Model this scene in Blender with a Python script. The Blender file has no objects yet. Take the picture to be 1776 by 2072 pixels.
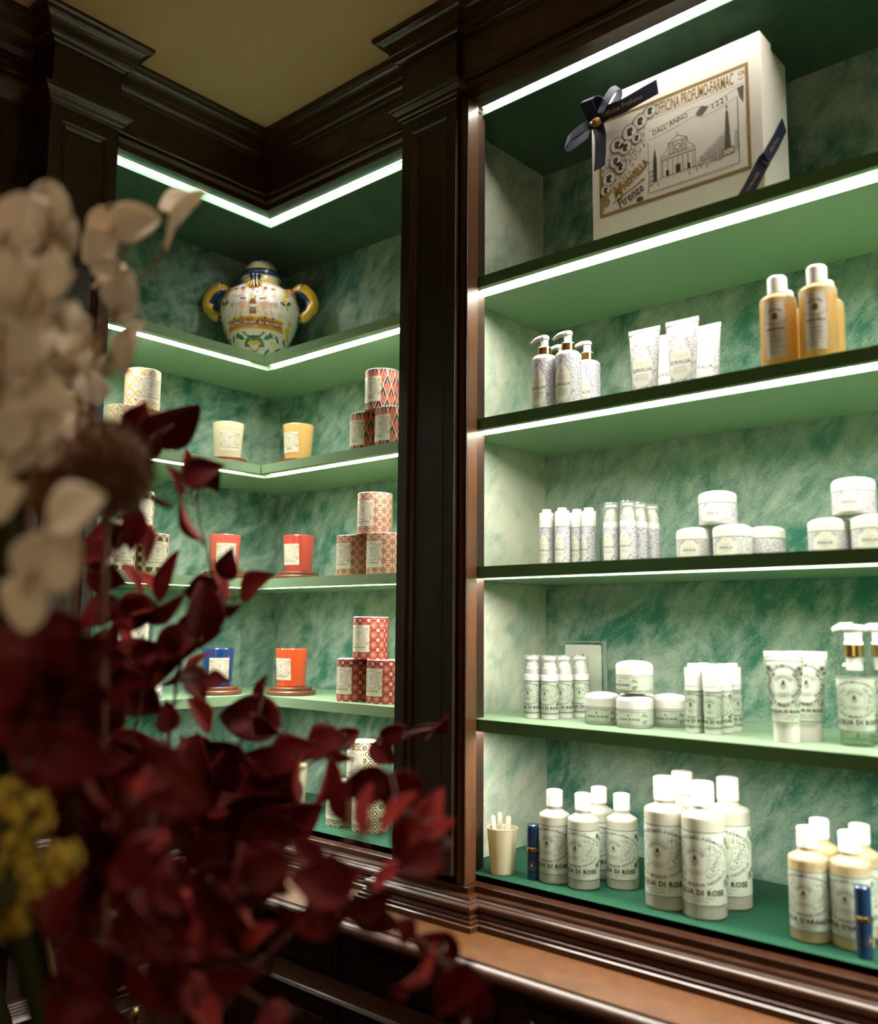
import bpy, bmesh, math, random
from mathutils import Vector, Matrix, Quaternion
PI = math.pi
S = bpy.context.scene
COL = S.collection

# ------------------------------------------------------------------ camera
CAM = Vector((2.30991, -1.83083, -0.04992))
Fv = Vector((-0.65838268, 0.74221013, 0.12512541))
Rv = Vector((0.74876704, 0.66277979, 0.00841862))
Uv = Vector((0.0766822, -0.09923246, 0.99210522))
cd = bpy.data.cameras.new('camera')
cam = bpy.data.objects.new('camera', cd); COL.objects.link(cam)
cam.matrix_world = Matrix(((Rv.x, Uv.x, -Fv.x, CAM.x), (Rv.y, Uv.y, -Fv.y, CAM.y), (Rv.z, Uv.z, -Fv.z, CAM.z), (0, 0, 0, 1)))
cd.sensor_fit = 'HORIZONTAL'; cd.sensor_width = 36.0
cd.lens = 1858.51 / 1776 * 36.0
cd.clip_start = 0.02
cd.dof.use_dof = True; cd.dof.focus_distance = 2.1
cd.dof.aperture_fstop = (cd.lens / 1000) / 0.0155
S.camera = cam
# ------------------------------------------------------------------ world, exposure
S.view_settings.view_transform = 'Standard'; S.view_settings.look = 'None'
S.view_settings.gamma = 1.0; S.view_settings.exposure = 0.0; S.view_settings.use_curve_mapping = False
W = bpy.data.worlds.new('world'); S.world = W; W.use_nodes = True
W.node_tree.nodes['Background'].inputs[0].default_value = (1.0, 0.75, 0.45, 1)
W.node_tree.nodes['Background'].inputs[1].default_value = 0.012
S.cycles.max_bounces = 5; S.cycles.diffuse_bounces = 4; S.cycles.glossy_bounces = 2
S.cycles.transmission_bounces = 4; S.cycles.transparent_max_bounces = 8
S.cycles.sample_clamp_indirect = 4.0; S.cycles.caustics_reflective = False; S.cycles.caustics_refractive = False
S.cycles.use_denoising = True; S.cycles.use_adaptive_sampling = True; S.cycles.adaptive_threshold = .05
LED = 62.0            # strength of every light strip
LEDC = (1.0, 0.965, 0.86)
def lamp(name, kind, loc, target, power, color, size=.1, angle=60, blend=.6):
    l = bpy.data.lights.new(name, kind); l.energy = power; l.color = color
    o = bpy.data.objects.new(name, l); COL.objects.link(o); o.location = loc
    o.rotation_euler = (Vector(target) - Vector(loc)).to_track_quat('-Z', 'Y').to_euler()
    if kind == 'SPOT': l.spot_size = math.radians(angle); l.spot_blend = blend; l.shadow_soft_size = size
    if kind == 'AREA': l.size = size
    if kind == 'POINT': l.shadow_soft_size = size
    return o
# warm ceiling downlights, with an added leaf fill and an added uplight
lamp('ceiling_or_fill_spot', 'SPOT', (1.50, -1.52, 1.27), (1.52, -1.44, -.1), 38, (1.0, .86, .72), .04, 75)
lamp('ceiling_or_fill_spot', 'SPOT', (2.25, -2.75, 1.27), (1.53, -1.50, .12), 22, (1.0, .86, .70), .05, 42)  # added fill spot that brightens the white leaves
lamp('ceiling_or_fill_spot', 'SPOT', (1.15, -1.25, 1.27), (1.1, -.75, -.8), 4.5, (1.0, .76, .52), .04, 80)
lamp('ceiling_or_fill_spot', 'SPOT', (2.7, -1.3, 1.27), (1.75, -.45, -.6), 2.5, (1.0, .74, .48), .04, 60)
lamp('ceiling_fill_light', 'AREA', (2.6, -3.4, -.2), (1.2, -1.2, 1.3), 8.0, (1.0, .74, .42), 1.2)  # unseen area light added low down to lift the ceiling

# ------------------------------------------------------------------ node helpers
class E:
    """a float socket with arithmetic, so patterns can be written as formulas"""
    def __init__(s, nt, sock): s.nt = nt; s.s = sock
    def _m(s, op, b=None, c=None):
        n = s.nt.nodes.new('ShaderNodeMath'); n.operation = op
        for i, q in enumerate((s, b, c)):
            if q is None: continue
            if isinstance(q, E): s.nt.links.new(q.s, n.inputs[i])
            else: n.inputs[i].default_value = q
        return E(s.nt, n.outputs[0])
    def __add__(s, b): return s._m('ADD', b)
    __radd__ = __add__
    def __mul__(s, b): return s._m('MULTIPLY', b)
    __rmul__ = __mul__
    def __sub__(s, b): return s._m('SUBTRACT', b)
    def __rsub__(s, b): return (s * -1.0) + b
    def __truediv__(s, b): return s._m('DIVIDE', b)
    def frac(s): return s._m('FRACT')
    def abs(s): return s._m('ABSOLUTE')
    def sqrt(s): return s._m('SQRT')
    def cos(s): return s._m('COSINE')
    def sin(s): return s._m('SINE')
    def lt(s, b): return s._m('LESS_THAN', b)
    def gt(s, b): return s._m('GREATER_THAN', b)
    def max(s, b): return s._m('MAXIMUM', b)
    def min(s, b): return s._m('MINIMUM', b)
    def clamp(s): return s.max(0.0).min(1.0)
def smooth(x, a, b):   # 0 below a, 1 above b
    return ((x - a) / (b - a)).clamp()
def atan2(y, x): return y._m('ARCTAN2', x)
def hyp(x, y): return (x * x + y * y).sqrt()
def mix(nt, f, a, b):
    n = nt.nodes.new('ShaderNodeMix'); n.data_type = 'RGBA'
    if isinstance(f, E): nt.links.new(f.s, n.inputs[0])
    else: n.inputs[0].default_value = f
    for i, q in ((6, a), (7, b)):
        if isinstance(q, tuple): n.inputs[i].default_value = (*q[:3], 1)
        else: nt.links.new(q, n.inputs[i])
    return n.outputs[2]
def newmat(name, color=(.5, .5, .5), rough=.5, metal=0, coat=0, spec=.5, trans=0, sheen=0, emis=None, ior=1.5):
    m = bpy.data.materials.new(name); m.use_nodes = True; nt = m.node_tree
    b = nt.nodes['Principled BSDF']
    b.inputs['Base Color'].default_value = (*color, 1); b.inputs['Roughness'].default_value = rough
    b.inputs['Metallic'].default_value = metal; b.inputs['Coat Weight'].default_value = coat
    b.inputs['Specular IOR Level'].default_value = spec; b.inputs['Transmission Weight'].default_value = trans
    b.inputs['Sheen Weight'].default_value = sheen; b.inputs['IOR'].default_value = ior
    if emis: b.inputs['Emission Color'].default_value = (*emis[:3], 1); b.inputs['Emission Strength'].default_value = emis[3]
    return m, nt, b
def coords(nt, which='pos', scale=(1, 1, 1), rot=(0, 0, 0)):
    if which == 'pos': s = nt.nodes.new('ShaderNodeNewGeometry').outputs['Position']
    elif which == 'uv': s = nt.nodes.new('ShaderNodeTexCoord').outputs['UV']
    else: s = nt.nodes.new('ShaderNodeTexCoord').outputs['Object']
    mp = nt.nodes.new('ShaderNodeMapping'); mp.inputs['Scale'].default_value = scale; mp.inputs['Rotation'].default_value = rot
    nt.links.new(s, mp.inputs[0]); return mp.outputs[0]
def noise(nt, co, scale, detail=4, rough=.5, dist=0.0):
    n = nt.nodes.new('ShaderNodeTexNoise'); n.inputs['Scale'].default_value = scale
    n.inputs['Detail'].default_value = detail; n.inputs['Roughness'].default_value = rough; n.inputs['Distortion'].default_value = dist
    nt.links.new(co, n.inputs['Vector']); return E(nt, n.outputs['Fac'])
def voro(nt, co, scale, feature='F1', rand=1.0, out='Distance'):
    n = nt.nodes.new('ShaderNodeTexVoronoi'); n.feature = feature; n.inputs['Scale'].default_value = scale
    n.inputs['Randomness'].default_value = rand; nt.links.new(co, n.inputs['Vector'])
    return E(nt, n.outputs[out])
def bump(nt, b, h, strength=.3, dist=.002):
    n = nt.nodes.new('ShaderNodeBump'); n.inputs['Strength'].default_value = strength; n.inputs['Distance'].default_value = dist
    nt.links.new(h.s, n.inputs['Height']); nt.links.new(n.outputs[0], b.inputs['Normal'])
def uvxy(nt, sx=1, sy=1):
    s = nt.nodes.new('ShaderNodeSeparateXYZ'); nt.links.new(nt.nodes.new('ShaderNodeTexCoord').outputs['UV'], s.inputs[0])
    return E(nt, s.outputs[0]) * sx, E(nt, s.outputs[1]) * sy

# ------------------------------------------------------------------ materials
M = {}
def plain(k, *a, **kw): M[k] = newmat(k, *a, **kw)[0]; return M[k]
def wood(k, c0, c1, rough, coat, stretch=(1, 1, 12)):
    m, nt, b = newmat(k, c0, rough, coat=coat)
    co = coords(nt, 'pos', stretch)
    n = noise(nt, co, 9, 6, .6, 1.2); n2 = noise(nt, coords(nt, 'pos', tuple(6 * q for q in stretch)), 22, 3, .6)
    f = (n * .75 + n2 * .25); f = smooth(f, .32, .68)
    nt.links.new(mix(nt, f, c0, c1), b.inputs['Base Color'])
    r = noise(nt, coords(nt), 25, 4, .6) * .28 + (rough - .1)
    nt.links.new(r.s, b.inputs['Roughness'])
    b.inputs['Coat Roughness'].default_value = .18
    scr = voro(nt, coords(nt, 'pos', (1, 1, 1)), 60, 'F1'); bump(nt, b, smooth(scr, .05, .12) * .4 + n2 * .3, .25, .0008)
    M[k] = m
wood('mahogany', (.030, .0088, .003), (.012, .0036, .0014), .45, .10, (12, 12, 1))
wood('mahogany_trim', (.062, .0185, .0062), (.025, .0072, .0026), .30, .25, (1.5, 1.5, 14))
wood('counter_wood', (.125, .045, .010), (.072, .024, .006), .38, .3, (2, 2, 2))
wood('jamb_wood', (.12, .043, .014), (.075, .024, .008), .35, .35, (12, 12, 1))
wood('coaster_wood', (.22, .075, .03), (.10, .03, .012), .35, .4, (4, 4, 20))
def velvet(k, dark, pale, lo, hi, seed, rough=.85, sheen=.25, spec=.25):
    m, nt, b = newmat(k, dark, rough, sheen=sheen, spec=spec)
    off = nt.nodes.new('ShaderNodeMapping'); off.inputs['Location'].default_value = (seed, seed * .7, seed * 1.3)
    nt.links.new(coords(nt), off.inputs[0]); co = off.outputs[0]
    rot = nt.nodes.new('ShaderNodeMapping'); rot.inputs['Scale'].default_value = (1, 2.3, 1)
    r1 = nt.nodes.new('ShaderNodeMapping'); r1.inputs['Rotation'].default_value = (.7, .6, .8); nt.links.new(co, r1.inputs[0]); nt.links.new(r1.outputs[0], rot.inputs[0])
    rot2 = nt.nodes.new('ShaderNodeMapping'); rot2.inputs['Scale'].default_value = (1, .8, 2.6)
    r2 = nt.nodes.new('ShaderNodeMapping'); r2.inputs['Rotation'].default_value = (-.5, .7, .2); nt.links.new(co, r2.inputs[0]); nt.links.new(r2.outputs[0], rot2.inputs[0])
    a = noise(nt, co, 3.4, 9, .62, .7); s1 = noise(nt, rot.outputs[0], 5.5, 9, .62, 1.1); s2 = noise(nt, rot2.outputs[0], 8, 9, .64, 1.4)
    g = noise(nt, co, 420, 2, .8); blot = voro(nt, co, 13, 'SMOOTH_F1')
    f = a * .42 + s1 * .30 + s2 * .28
    f = f + (g - .5) * .22 + (smooth(blot, .12, .3) - 1.0) * .05
    f = smooth(f, lo, hi)
    nt.links.new(mix(nt, f, dark, pale), b.inputs['Base Color'])
    bump(nt, b, a * .5 + g * .12, .25, .003)
    M[k] = m
velvet('green_velvet', (.030, .155, .105), (.55, .62, .52), .42, .64, 3.0)
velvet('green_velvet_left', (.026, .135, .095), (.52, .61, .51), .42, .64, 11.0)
velvet('lit_velvet', (.20, .38, .28), (.72, .72, .58), .34, .54, 7.0)  # lighter copy of the velvet with the strips' light painted in
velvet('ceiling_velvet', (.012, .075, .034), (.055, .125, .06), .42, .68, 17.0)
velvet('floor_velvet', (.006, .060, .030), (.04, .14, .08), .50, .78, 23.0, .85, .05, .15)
plain('shelf_green', (.30, .455, .28), .30, spec=.5)
plain('shelf_edge_unlit', (.09, .24, .09), .5)  # darker copy of the shelf green, the lip's shade painted in
plain('led', (1, 1, 1), .5, emis=(*LEDC, LED))
m, nt, b = newmat('plaster', (.45, .36, .20), .9)
f = noise(nt, coords(nt), 3, 6, .6, .5); nt.links.new(mix(nt, f, (.66, .42, .24), (.80, .53, .32)), b.inputs['Base Color']); bump(nt, b, noise(nt, coords(nt), 40, 5), .2, .002); M['plaster'] = m
plain('room_wall', (.10, .05, .025), .8)
plain('floor_dark', (.05, .025, .012), .4)
plain('white_plastic', (.86, .84, .80), .35)
plain('white_gloss', (.88, .86, .82), .18, coat=.3)
plain('cap_white', (.90, .88, .83), .4)
plain('gold', (.80, .56, .22), .22, metal=1)
plain('navy', (.012, .045, .115), .25, coat=.6)
plain('stick', (.88, .80, .62), .6)
plain('paper', (.80, .75, .63), .55)
plain('paper_green', (.57, .65, .53), .5)
plain('paper_bright', (.84, .80, .70), .5)
plain('ink', (.045, .04, .03), .6)
plain('ink_soft', (.10, .095, .06), .6)
plain('ink_brown', (.22, .10, .04), .6)
plain('ink_gold', (.42, .32, .14), .5)
plain('ink_gold_soft', (.55, .46, .28), .5)
plain('ink_green', (.10, .16, .03), .5)
plain('ink_lav', (.085, .08, .20), .5)
plain('gold_print', (.36, .22, .055), .38, metal=.35)
plain('groove', (.004, .002, .001), .7)
plain('card_white', (.84, .78, .69), .5)
plain('ribbon', (.010, .012, .045), .7)
plain('ribbon_back', (.45, .27, .08), .4)
plain('maj_white', (.86, .80, .72), .12, coat=.7)
plain('maj_yellow', (.80, .50, .06), .14, coat=.7)
plain('maj_pale', (.85, .72, .32), .14, coat=.7)
plain('maj_orange', (.60, .24, .045), .16, coat=.7)
plain('maj_blue', (.015, .035, .11), .12, coat=.8)
plain('maj_skin', (.78, .46, .30), .14, coat=.7)
plain('maj_green', (.035, .14, .045), .14, coat=.7)
plain('maj_grey', (.42, .47, .45), .14, coat=.7)
plain('maj_brown', (.16, .035, .012), .16, coat=.7)
plain('black', (.01, .01, .01), .4)
plain('brass_dark', (.18, .13, .06), .35, metal=1)
plain('stem_brown', (.24, .11, .045), .6)
plain('stem_red', (.10, .02, .015), .6)
plain('stem_green', (.05, .07, .015), .6)
plain('stone', (.35, .32, .28), .5)
def translucent(k, col, tcol, ratio, rough=.35, spec=.4, grad=None):
    m, nt, b = newmat(k, col, rough, spec=spec)
    t = nt.nodes.new('ShaderNodeBsdfTranslucent'); t.inputs[0].default_value = (*tcol, 1)
    mx = nt.nodes.new('ShaderNodeMixShader'); mx.inputs[0].default_value = ratio
    nt.links.new(b.outputs[0], mx.inputs[1]); nt.links.new(t.outputs[0], mx.inputs[2])
    nt.links.new(mx.outputs[0], nt.nodes['Material Output'].inputs[0]); M[k] = m; return m, nt, b
translucent('frosted', (.60, .60, .49), (.75, .72, .55), .35, .4)
translucent('frosted_warm', (.62, .52, .30), (.75, .60, .30), .35, .4)
translucent('amber_liquid', (.84, .55, .20), (.96, .60, .17), .5, .3)
translucent('amber_shoulder', (.74, .62, .36), (.88, .68, .34), .45, .35)
translucent('ivory', (.93, .87, .64), (.97, .90, .6), .45)
def leafmat(k, c0, c1, tr, ratio, rough):
    m, nt, b = translucent(k, c0, tr, ratio, rough, .2)
    f = noise(nt, coords(nt, 'obj'), 3, 4)
    nt.links.new(mix(nt, f, c0, c1), b.inputs['Base Color'])
leafmat('leaf_red', (.10, .004, .005), (.155, .010, .010), (.12, .002, .002), .12, .5)
leafmat('leaf_red_lit', (.34, .030, .030), (.46, .06, .055), (.3, .01, .01), .1, .5)  # brighter copy of the red leaf, overhead light painted into its colour
leafmat('leaf_white', (.80, .70, .57), (.88, .80, .68), (.80, .66, .50), .45, .6)
leafmat('leaf_olive', (.03, .035, .008), (.05, .05, .015), (.05, .05, .01), .2, .5)
plain('blossom_yellow', (.60, .42, .03), .8, sheen=.2)
plain('teasel_brown', (.20, .085, .035), .9, sheen=.3)
plain('bristle', (.22, .09, .035), .8)
def clearmat(k, tint, op, cloud=.02):
    m = bpy.data.materials.new(k); m.use_nodes = True; nt = m.node_tree; nt.nodes.clear()
    o = nt.nodes.new('ShaderNodeOutputMaterial'); t = nt.nodes.new('ShaderNodeBsdfTransparent'); t.inputs[0].default_value = (*tint, 1)
    g = nt.nodes.new('ShaderNodeBsdfGlossy'); g.inputs['Roughness'].default_value = .05; g.inputs[0].default_value = (.9, .95, .92, 1)
    lw = nt.nodes.new('ShaderNodeLayerWeight'); lw.inputs[0].default_value = op
    mx = nt.nodes.new('ShaderNodeMixShader'); nt.links.new(lw.outputs['Facing'], mx.inputs[0])
    nt.links.new(t.outputs[0], mx.inputs[1]); nt.links.new(g.outputs[0], mx.inputs[2])
    df = nt.nodes.new('ShaderNodeBsdfDiffuse'); df.inputs[0].default_value = (.9, .9, .86, 1); m2 = nt.nodes.new('ShaderNodeMixShader'); m2.inputs[0].default_value = cloud
    nt.links.new(mx.outputs[0], m2.inputs[1]); nt.links.new(df.outputs[0], m2.inputs[2]); nt.links.new(m2.outputs[0], o.inputs[0]); M[k] = m
clearmat('clear_cap', (.97, .98, .97), .30, .16)
plain('acrylic_edge', (.30, .38, .31), .15, coat=.5)
clearmat('acrylic', (.95, .98, .96), .22, .0)
clearmat('clear_bottle', (.90, .94, .88), .30)
clearmat('clear_liquid', (.94, .96, .90), .12)

# printed patterns; UV is in metres (around the drum, up the drum)
def pattern(k, fn, rough=.5):
    m, nt, b = newmat(k, (.5, .5, .5), rough, spec=.35)
    u, v = uvxy(nt); nt.links.new(fn(nt, u, v), b.inputs['Base Color']); M[k] = m
def pat_lozenge(nt, u, v):
    p, q = .034, .036
    a = (u / p + v / q).frac(); c = (u / p - v / q).frac()
    band = (a - .5).abs().gt(.39).max((c - .5).abs().gt(.39))
    inner = (a - .5).abs().lt(.26) * (c - .5).abs().lt(.26)
    sp = voro(nt, coords(nt, 'uv'), 420, 'F1').lt(.40)
    col = mix(nt, inner * sp, (.80, .70, .58), (.17, .045, .07))
    return mix(nt, band, col, (.72, .43, .17))
def pat_moor(nt, u, v):
    p = .025
    x = (u / p).frac() - .5; y = (v / p).frac() - .5
    d = hyp(x, y); x2 = (u / p + .5).frac() - .5; y2 = (v / p + .5).frac() - .5; d2 = x2.abs().max(y2.abs())
    chk = ((x2 * 8).frac().gt(.5) + (y2 * 8).frac().gt(.5))._m('MODULO', 2.0) * d2.lt(.26)
    col = mix(nt, chk, (.66, .50, .34), (.10, .06, .12))
    return mix(nt, (d + ((atan2(y, x) * 8.0).cos() * .015)).lt(.33), col, (.075, .06, .03))
def pat_rings(nt, u, v):
    p = .027
    x = (u / p).frac() - .5; y = (v / p).frac() - .5; x2 = (u / p + .5).frac() - .5; y2 = (v / p + .5).frac() - .5
    d = hyp(x, y); d2 = hyp(x2, y2)
    w = (d - .48).abs().lt(.03).max((d2 - .48).abs().lt(.03)).max((d - .40).abs().lt(.016)).max((d2 - .40).abs().lt(.016))
    pet = (d - .12 * ((atan2(y, x) * 8.0).cos().abs())).lt(.05); pet2 = (d2 - .12 * ((atan2(y2, x2) * 8.0).cos().abs())).lt(.05)
    return mix(nt, w.max(pet).max(pet2), (.035, .05, .17), (.66, .62, .60))
def pat_ogee(nt, u, v):
    p, q = .022, .030
    a = (u / p + v / q * .5).frac(); c = (u / p - v / q * .5).frac()
    line = (a - .5).abs().gt(.455).max((c - .5).abs().gt(.455))
    # coordinate inside the cell: h across, k upwards 0..1
    k = (a + (1.0 - c)) * .5; h = (a - (1.0 - c)).abs()
    core = (h * .8 + (k - .45).abs()).lt(.24); tip = (h + (k - .82).abs()).lt(.13); low = (h * 1.8 + (k - .2).abs()).lt(.14)
    rim = (h * .8 + (k - .45).abs()).lt(.29)
    col = mix(nt, k.gt(.55), (.46, .07, .05), (.055, .025, .035))
    col = mix(nt, rim, col, (.72, .55, .42)); col = mix(nt, core, col, (.50, .085, .06)); col = mix(nt, low, col, (.07, .035, .04)); col = mix(nt, tip, col, (.10, .05, .06))
    return mix(nt, line, col, (.78, .66, .48))
def pat_petal(nt, u, v):
    p = .023
    def fl(x, y, r, n, ph):
        d = hyp(x, y); a = (atan2(y, x) * n * .5 + ph).cos().abs()
        return d.lt(a * a * r) * d.gt(.05)
    x = (u / p).frac() - .5; y = (v / p).frac() - .5; x2 = (u / p + .5).frac() - .5; y2 = (v / p + .5).frac() - .5
    f = fl(x, y, .44, 8.0, 0.0).max(fl(x2, y2, .26, 4.0, 0.0))
    return mix(nt, f, (.80, .45, .32), (.13, .022, .028))
def pat_star(nt, u, v):
    p, q = .0235, .0235
    x = (u / p).frac() - .5; y = (v / q).frac() - .5; x2 = (u / p + .5).frac() - .5; y2 = (v / q + .5).frac() - .5
    d = hyp(x, y); d2 = hyp(x2, y2); a = (atan2(y, x) * 3.0).cos().abs(); a6 = (atan2(y, x) * 6.0).cos().abs()
    star = d.lt(a * .22 + .06) ; out = (d - .34).abs().lt(a6 * .07)
    dot = d2.lt(.17) * d2.gt(.06)
    col = mix(nt, out, (.26, .035, .03), (.55, .13, .09)); col = mix(nt, star, col, (.68, .30, .22))
    return mix(nt, dot, col, (.80, .66, .52))
def pat_tile(nt, u, v):
    p = .030
    x = (u / p).frac() - .5; y = (v / p).frac() - .5; x2 = (u / p + .5).frac() - .5; y2 = (v / p + .5).frac() - .5
    d = hyp(x, y); d2 = hyp(x2, y2); a = (atan2(y, x) * 2.0).cos().abs(); b_ = (atan2(y2, x2) * 4.0).cos().abs()
    r = (d - (a * .12 + .30)).abs().lt(.035); pet = (d - .17).abs().lt(a * .07); st = (d2 - .14).abs().lt(b_ * .08)
    return mix(nt, r.max(pet).max(st).max(d2.lt(.05)), (.62, .55, .38), (.055, .04, .025))
pattern('wrap_lozenge', pat_lozenge); pattern('wrap_moorish', pat_moor); pattern('wrap_rings', pat_rings); pattern('wrap_ogee', pat_ogee)
pattern('wrap_petal', pat_petal); pattern('wrap_star', pat_star); pattern('wrap_tile', pat_tile)
def damask(k, base, ink, dens=170):
    m, nt, b = newmat(k, base, .35, spec=.4)
    co = coords(nt, 'uv')
    n = nt.nodes.new('ShaderNodeTexNoise'); n.inputs['Scale'].default_value = 110; n.inputs['Detail'].default_value = 2; nt.links.new(co, n.inputs['Vector'])
    vm = nt.nodes.new('ShaderNodeVectorMath'); vm.operation = 'MULTIPLY_ADD'; vm.inputs[1].default_value = (.009, .009, 0); nt.links.new(n.outputs['Color'], vm.inputs[0]); nt.links.new(co, vm.inputs[2])
    e = voro(nt, vm.outputs[0], dens, 'DISTANCE_TO_EDGE'); e2 = voro(nt, vm.outputs[0], dens * 1.7, 'DISTANCE_TO_EDGE')
    f = (1.0 - smooth(e, .03, .075)).max((1.0 - smooth(e2, .02, .06)) * voro(nt, vm.outputs[0], dens * .6).gt(.45)) * .8
    nt.links.new(mix(nt, f, base, ink), b.inputs['Base Color']); M[k] = m
damask('damask_lavender', (.76, .73, .72), (.15, .13, .34))
damask('damask_grey', (.78, .75, .73), (.24, .22, .33))

# ------------------------------------------------------------------ mesh helpers
class MB:
    def __init__(s): s.v = []; s.f = []; s.m = []; s.mats = []; s.sm = []; s.uv = {}
    def mi(s, mat):
        if mat not in s.mats: s.mats.append(mat)
        return s.mats.index(mat)
    def add(s, vs, fs, mat, smooth=False, uvs=None):
        o = len(s.v); s.v += [tuple(p) for p in vs]; i = s.mi(mat)
        for k, f in enumerate(fs):
            if uvs: s.uv[len(s.f)] = uvs[k]
            s.f.append([o + q for q in f]); s.m.append(i); s.sm.append(smooth)
        return s
    def box(s, a, b, mat, bev=0):
        (x0, y0, z0), (x1, y1, z1) = [tuple(min(p, q) for p, q in zip(a, b)), tuple(max(p, q) for p, q in zip(a, b))]
        if not bev:
            vs = [(x0, y0, z0), (x1, y0, z0), (x1, y1, z0), (x0, y1, z0), (x0, y0, z1), (x1, y0, z1), (x1, y1, z1), (x0, y1, z1)]
            return s.add(vs, [(0, 3, 2, 1), (4, 5, 6, 7), (0, 1, 5, 4), (1, 2, 6, 5), (2, 3, 7, 6), (3, 0, 4, 7)], mat)
        bm = bmesh.new(); bmesh.ops.create_cube(bm, size=1)
        for v in bm.verts: v.co = Vector(((x0 + x1) / 2 + v.co.x * (x1 - x0), (y0 + y1) / 2 + v.co.y * (y1 - y0), (z0 + z1) / 2 + v.co.z * (z1 - z0)))
        bmesh.ops.bevel(bm, geom=bm.edges[:], offset=bev, segments=2, affect='EDGES', profile=.5)
        bm.verts.index_update(); s.add([v.co[:] for v in bm.verts], [[v.index for v in f.verts] for f in bm.faces], mat); bm.free(); return s
    def lathe(s, prof, mat, n=40, c=(0, 0), smooth=True, uv=False):
        """prof: [(r, z)], mat: one name or a list with one per band"""
        rings = []
        for r, z in prof: rings.append([(c[0] + r * math.cos(2 * PI * i / n), c[1] + r * math.sin(2 * PI * i / n), z) for i in range(n)])
        for k in range(len(prof) - 1):
            mt = mat if isinstance(mat, str) else mat[k]
            fs = [(i, (i + 1) % n, n + (i + 1) % n, n + i) for i in range(n)]
            uvs = None
            if uv:
                R = max(prof[k][0], prof[k + 1][0]); z0, z1 = prof[k][1], prof[k + 1][1]
                uvs = [[(2 * PI * i / n * R, z0), (2 * PI * (i + 1) / n * R, z0), (2 * PI * (i + 1) / n * R, z1), (2 * PI * i / n * R, z1)] for i in range(n)]
            s.add(rings[k] + rings[k + 1], fs, mt, smooth, uvs)
        return s
    def tube(s, pts, r, mat, n=8, cap=True, smooth=True):
        pts = [Vector(p) for p in pts]; N = len(pts); rr = r if isinstance(r, (list, tuple)) else [r] * N
        up = Vector((0, 0, 1)); rings = []; t0 = (pts[1] - pts[0]).normalized()
        if abs(t0.dot(up)) > .95: up = Vector((1, 0, 0))
        a = t0.cross(up).normalized()
        for i, p in enumerate(pts):
            t = (pts[min(i + 1, N - 1)] - pts[max(i - 1, 0)])
            t = t.normalized() if t.length > 1e-9 else t0
            a = (a - t * a.dot(t)); a = a.normalized() if a.length > 1e-6 else t.orthogonal().normalized(); b = t.cross(a)
            rings.append([p + (a * math.cos(2 * PI * k / n) + b * math.sin(2 * PI * k / n)) * rr[i] for k in range(n)])
        vs = [q for R_ in rings for q in R_]
        fs = [(i * n + k, i * n + (k + 1) % n, (i + 1) * n + (k + 1) % n, (i + 1) * n + k) for i in range(N - 1) for k in range(n)]
        if cap: fs += [tuple(range(n))[::-1], tuple((N - 1) * n + k for k in range(n))]
        return s.add(vs, fs, mat, smooth)
    def sweep(s, path, prof, mat, smooth=False, close=False):
        """prof [(out, z)] carried along a plan path with mitred corners; out is to the right of the path"""
        n = len(path); offs = []
        P = [Vector(p) for p in path]
        for i in range(n):
            d0 = (P[i] - P[i - 1]).normalized() if i > 0 else None
            d1 = (P[i + 1] - P[i]).normalized() if i < n - 1 else None
            n0 = Vector((d0.y, -d0.x)) if d0 else None; n1 = Vector((d1.y, -d1.x)) if d1 else None
            if n0 is None: m_ = n1
            elif n1 is None: m_ = n0
            else: m_ = (n0 + n1); m_ = m_ / max(1e-6, m_.dot(n0))
            offs.append(m_)
        k = len(prof)
        vs = [(P[i].x + offs[i].x * o, P[i].y + offs[i].y * o, z) for i in range(n) for o, z in prof]
        fs = [(i * k + j, (i + 1) * k + j, (i + 1) * k + j + 1, i * k + j + 1) for i in range(n - 1) for j in range(k - 1)]
        if close: fs += [(i * k, i * k + k - 1, (i + 1) * k + k - 1, (i + 1) * k) for i in range(n - 1)]
        fs += [tuple(range(k)), tuple((n - 1) * k + j for j in range(k))[::-1]]
        return s.add(vs, fs, mat, smooth)
    def quad(s, a, b, c, d, mat): return s.add([a, b, c, d], [(0, 1, 2, 3)], mat)
    def mesh(s, name):
        me = bpy.data.meshes.new(name); me.from_pydata(s.v, [], s.f)
        for q in s.mats: me.materials.append(M[q])
        me.polygons.foreach_set('material_index', s.m); me.polygons.foreach_set('use_smooth', s.sm)
        if s.uv:
            L = me.uv_layers.new(name='UVMap')
            for fi, uvs in s.uv.items():
                for li, q in zip(me.polygons[fi].loop_indices, uvs): L.data[li].uv = q
        me.update(); return me
def link(name, data, parent=None):
    o = bpy.data.objects.new(name, data); COL.objects.link(o)
    if parent: o.parent = parent
    return o
def part(name, mb, parent, label=None):
    o = link(name, mb.mesh(name), parent)
    if label: o['label'] = label
    return o
def thing(name, label, cat, loc=(0, 0, 0), rz=0, group=None):
    o = link(name, None); o.empty_display_size = .02; o.location = loc; o.rotation_euler = (0, 0, rz)
    o['label'] = label; o['category'] = cat
    if group: o['group'] = group
    return o
def struct(name, mb):
    o = link(name, mb.mesh(name)); o['kind'] = 'structure'; return o
def dup(root, loc, rz, label, group=None):
    r = root.copy(); COL.objects.link(r); r.location = loc; r.rotation_euler = (0, 0, rz); r['label'] = label
    if group: r['group'] = group
    for ch in list(root.children):
        c = ch.copy(); COL.objects.link(c); c.parent = r
        for g in ch.children:
            d = g.copy(); COL.objects.link(d); d.parent = c
    return r

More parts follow.
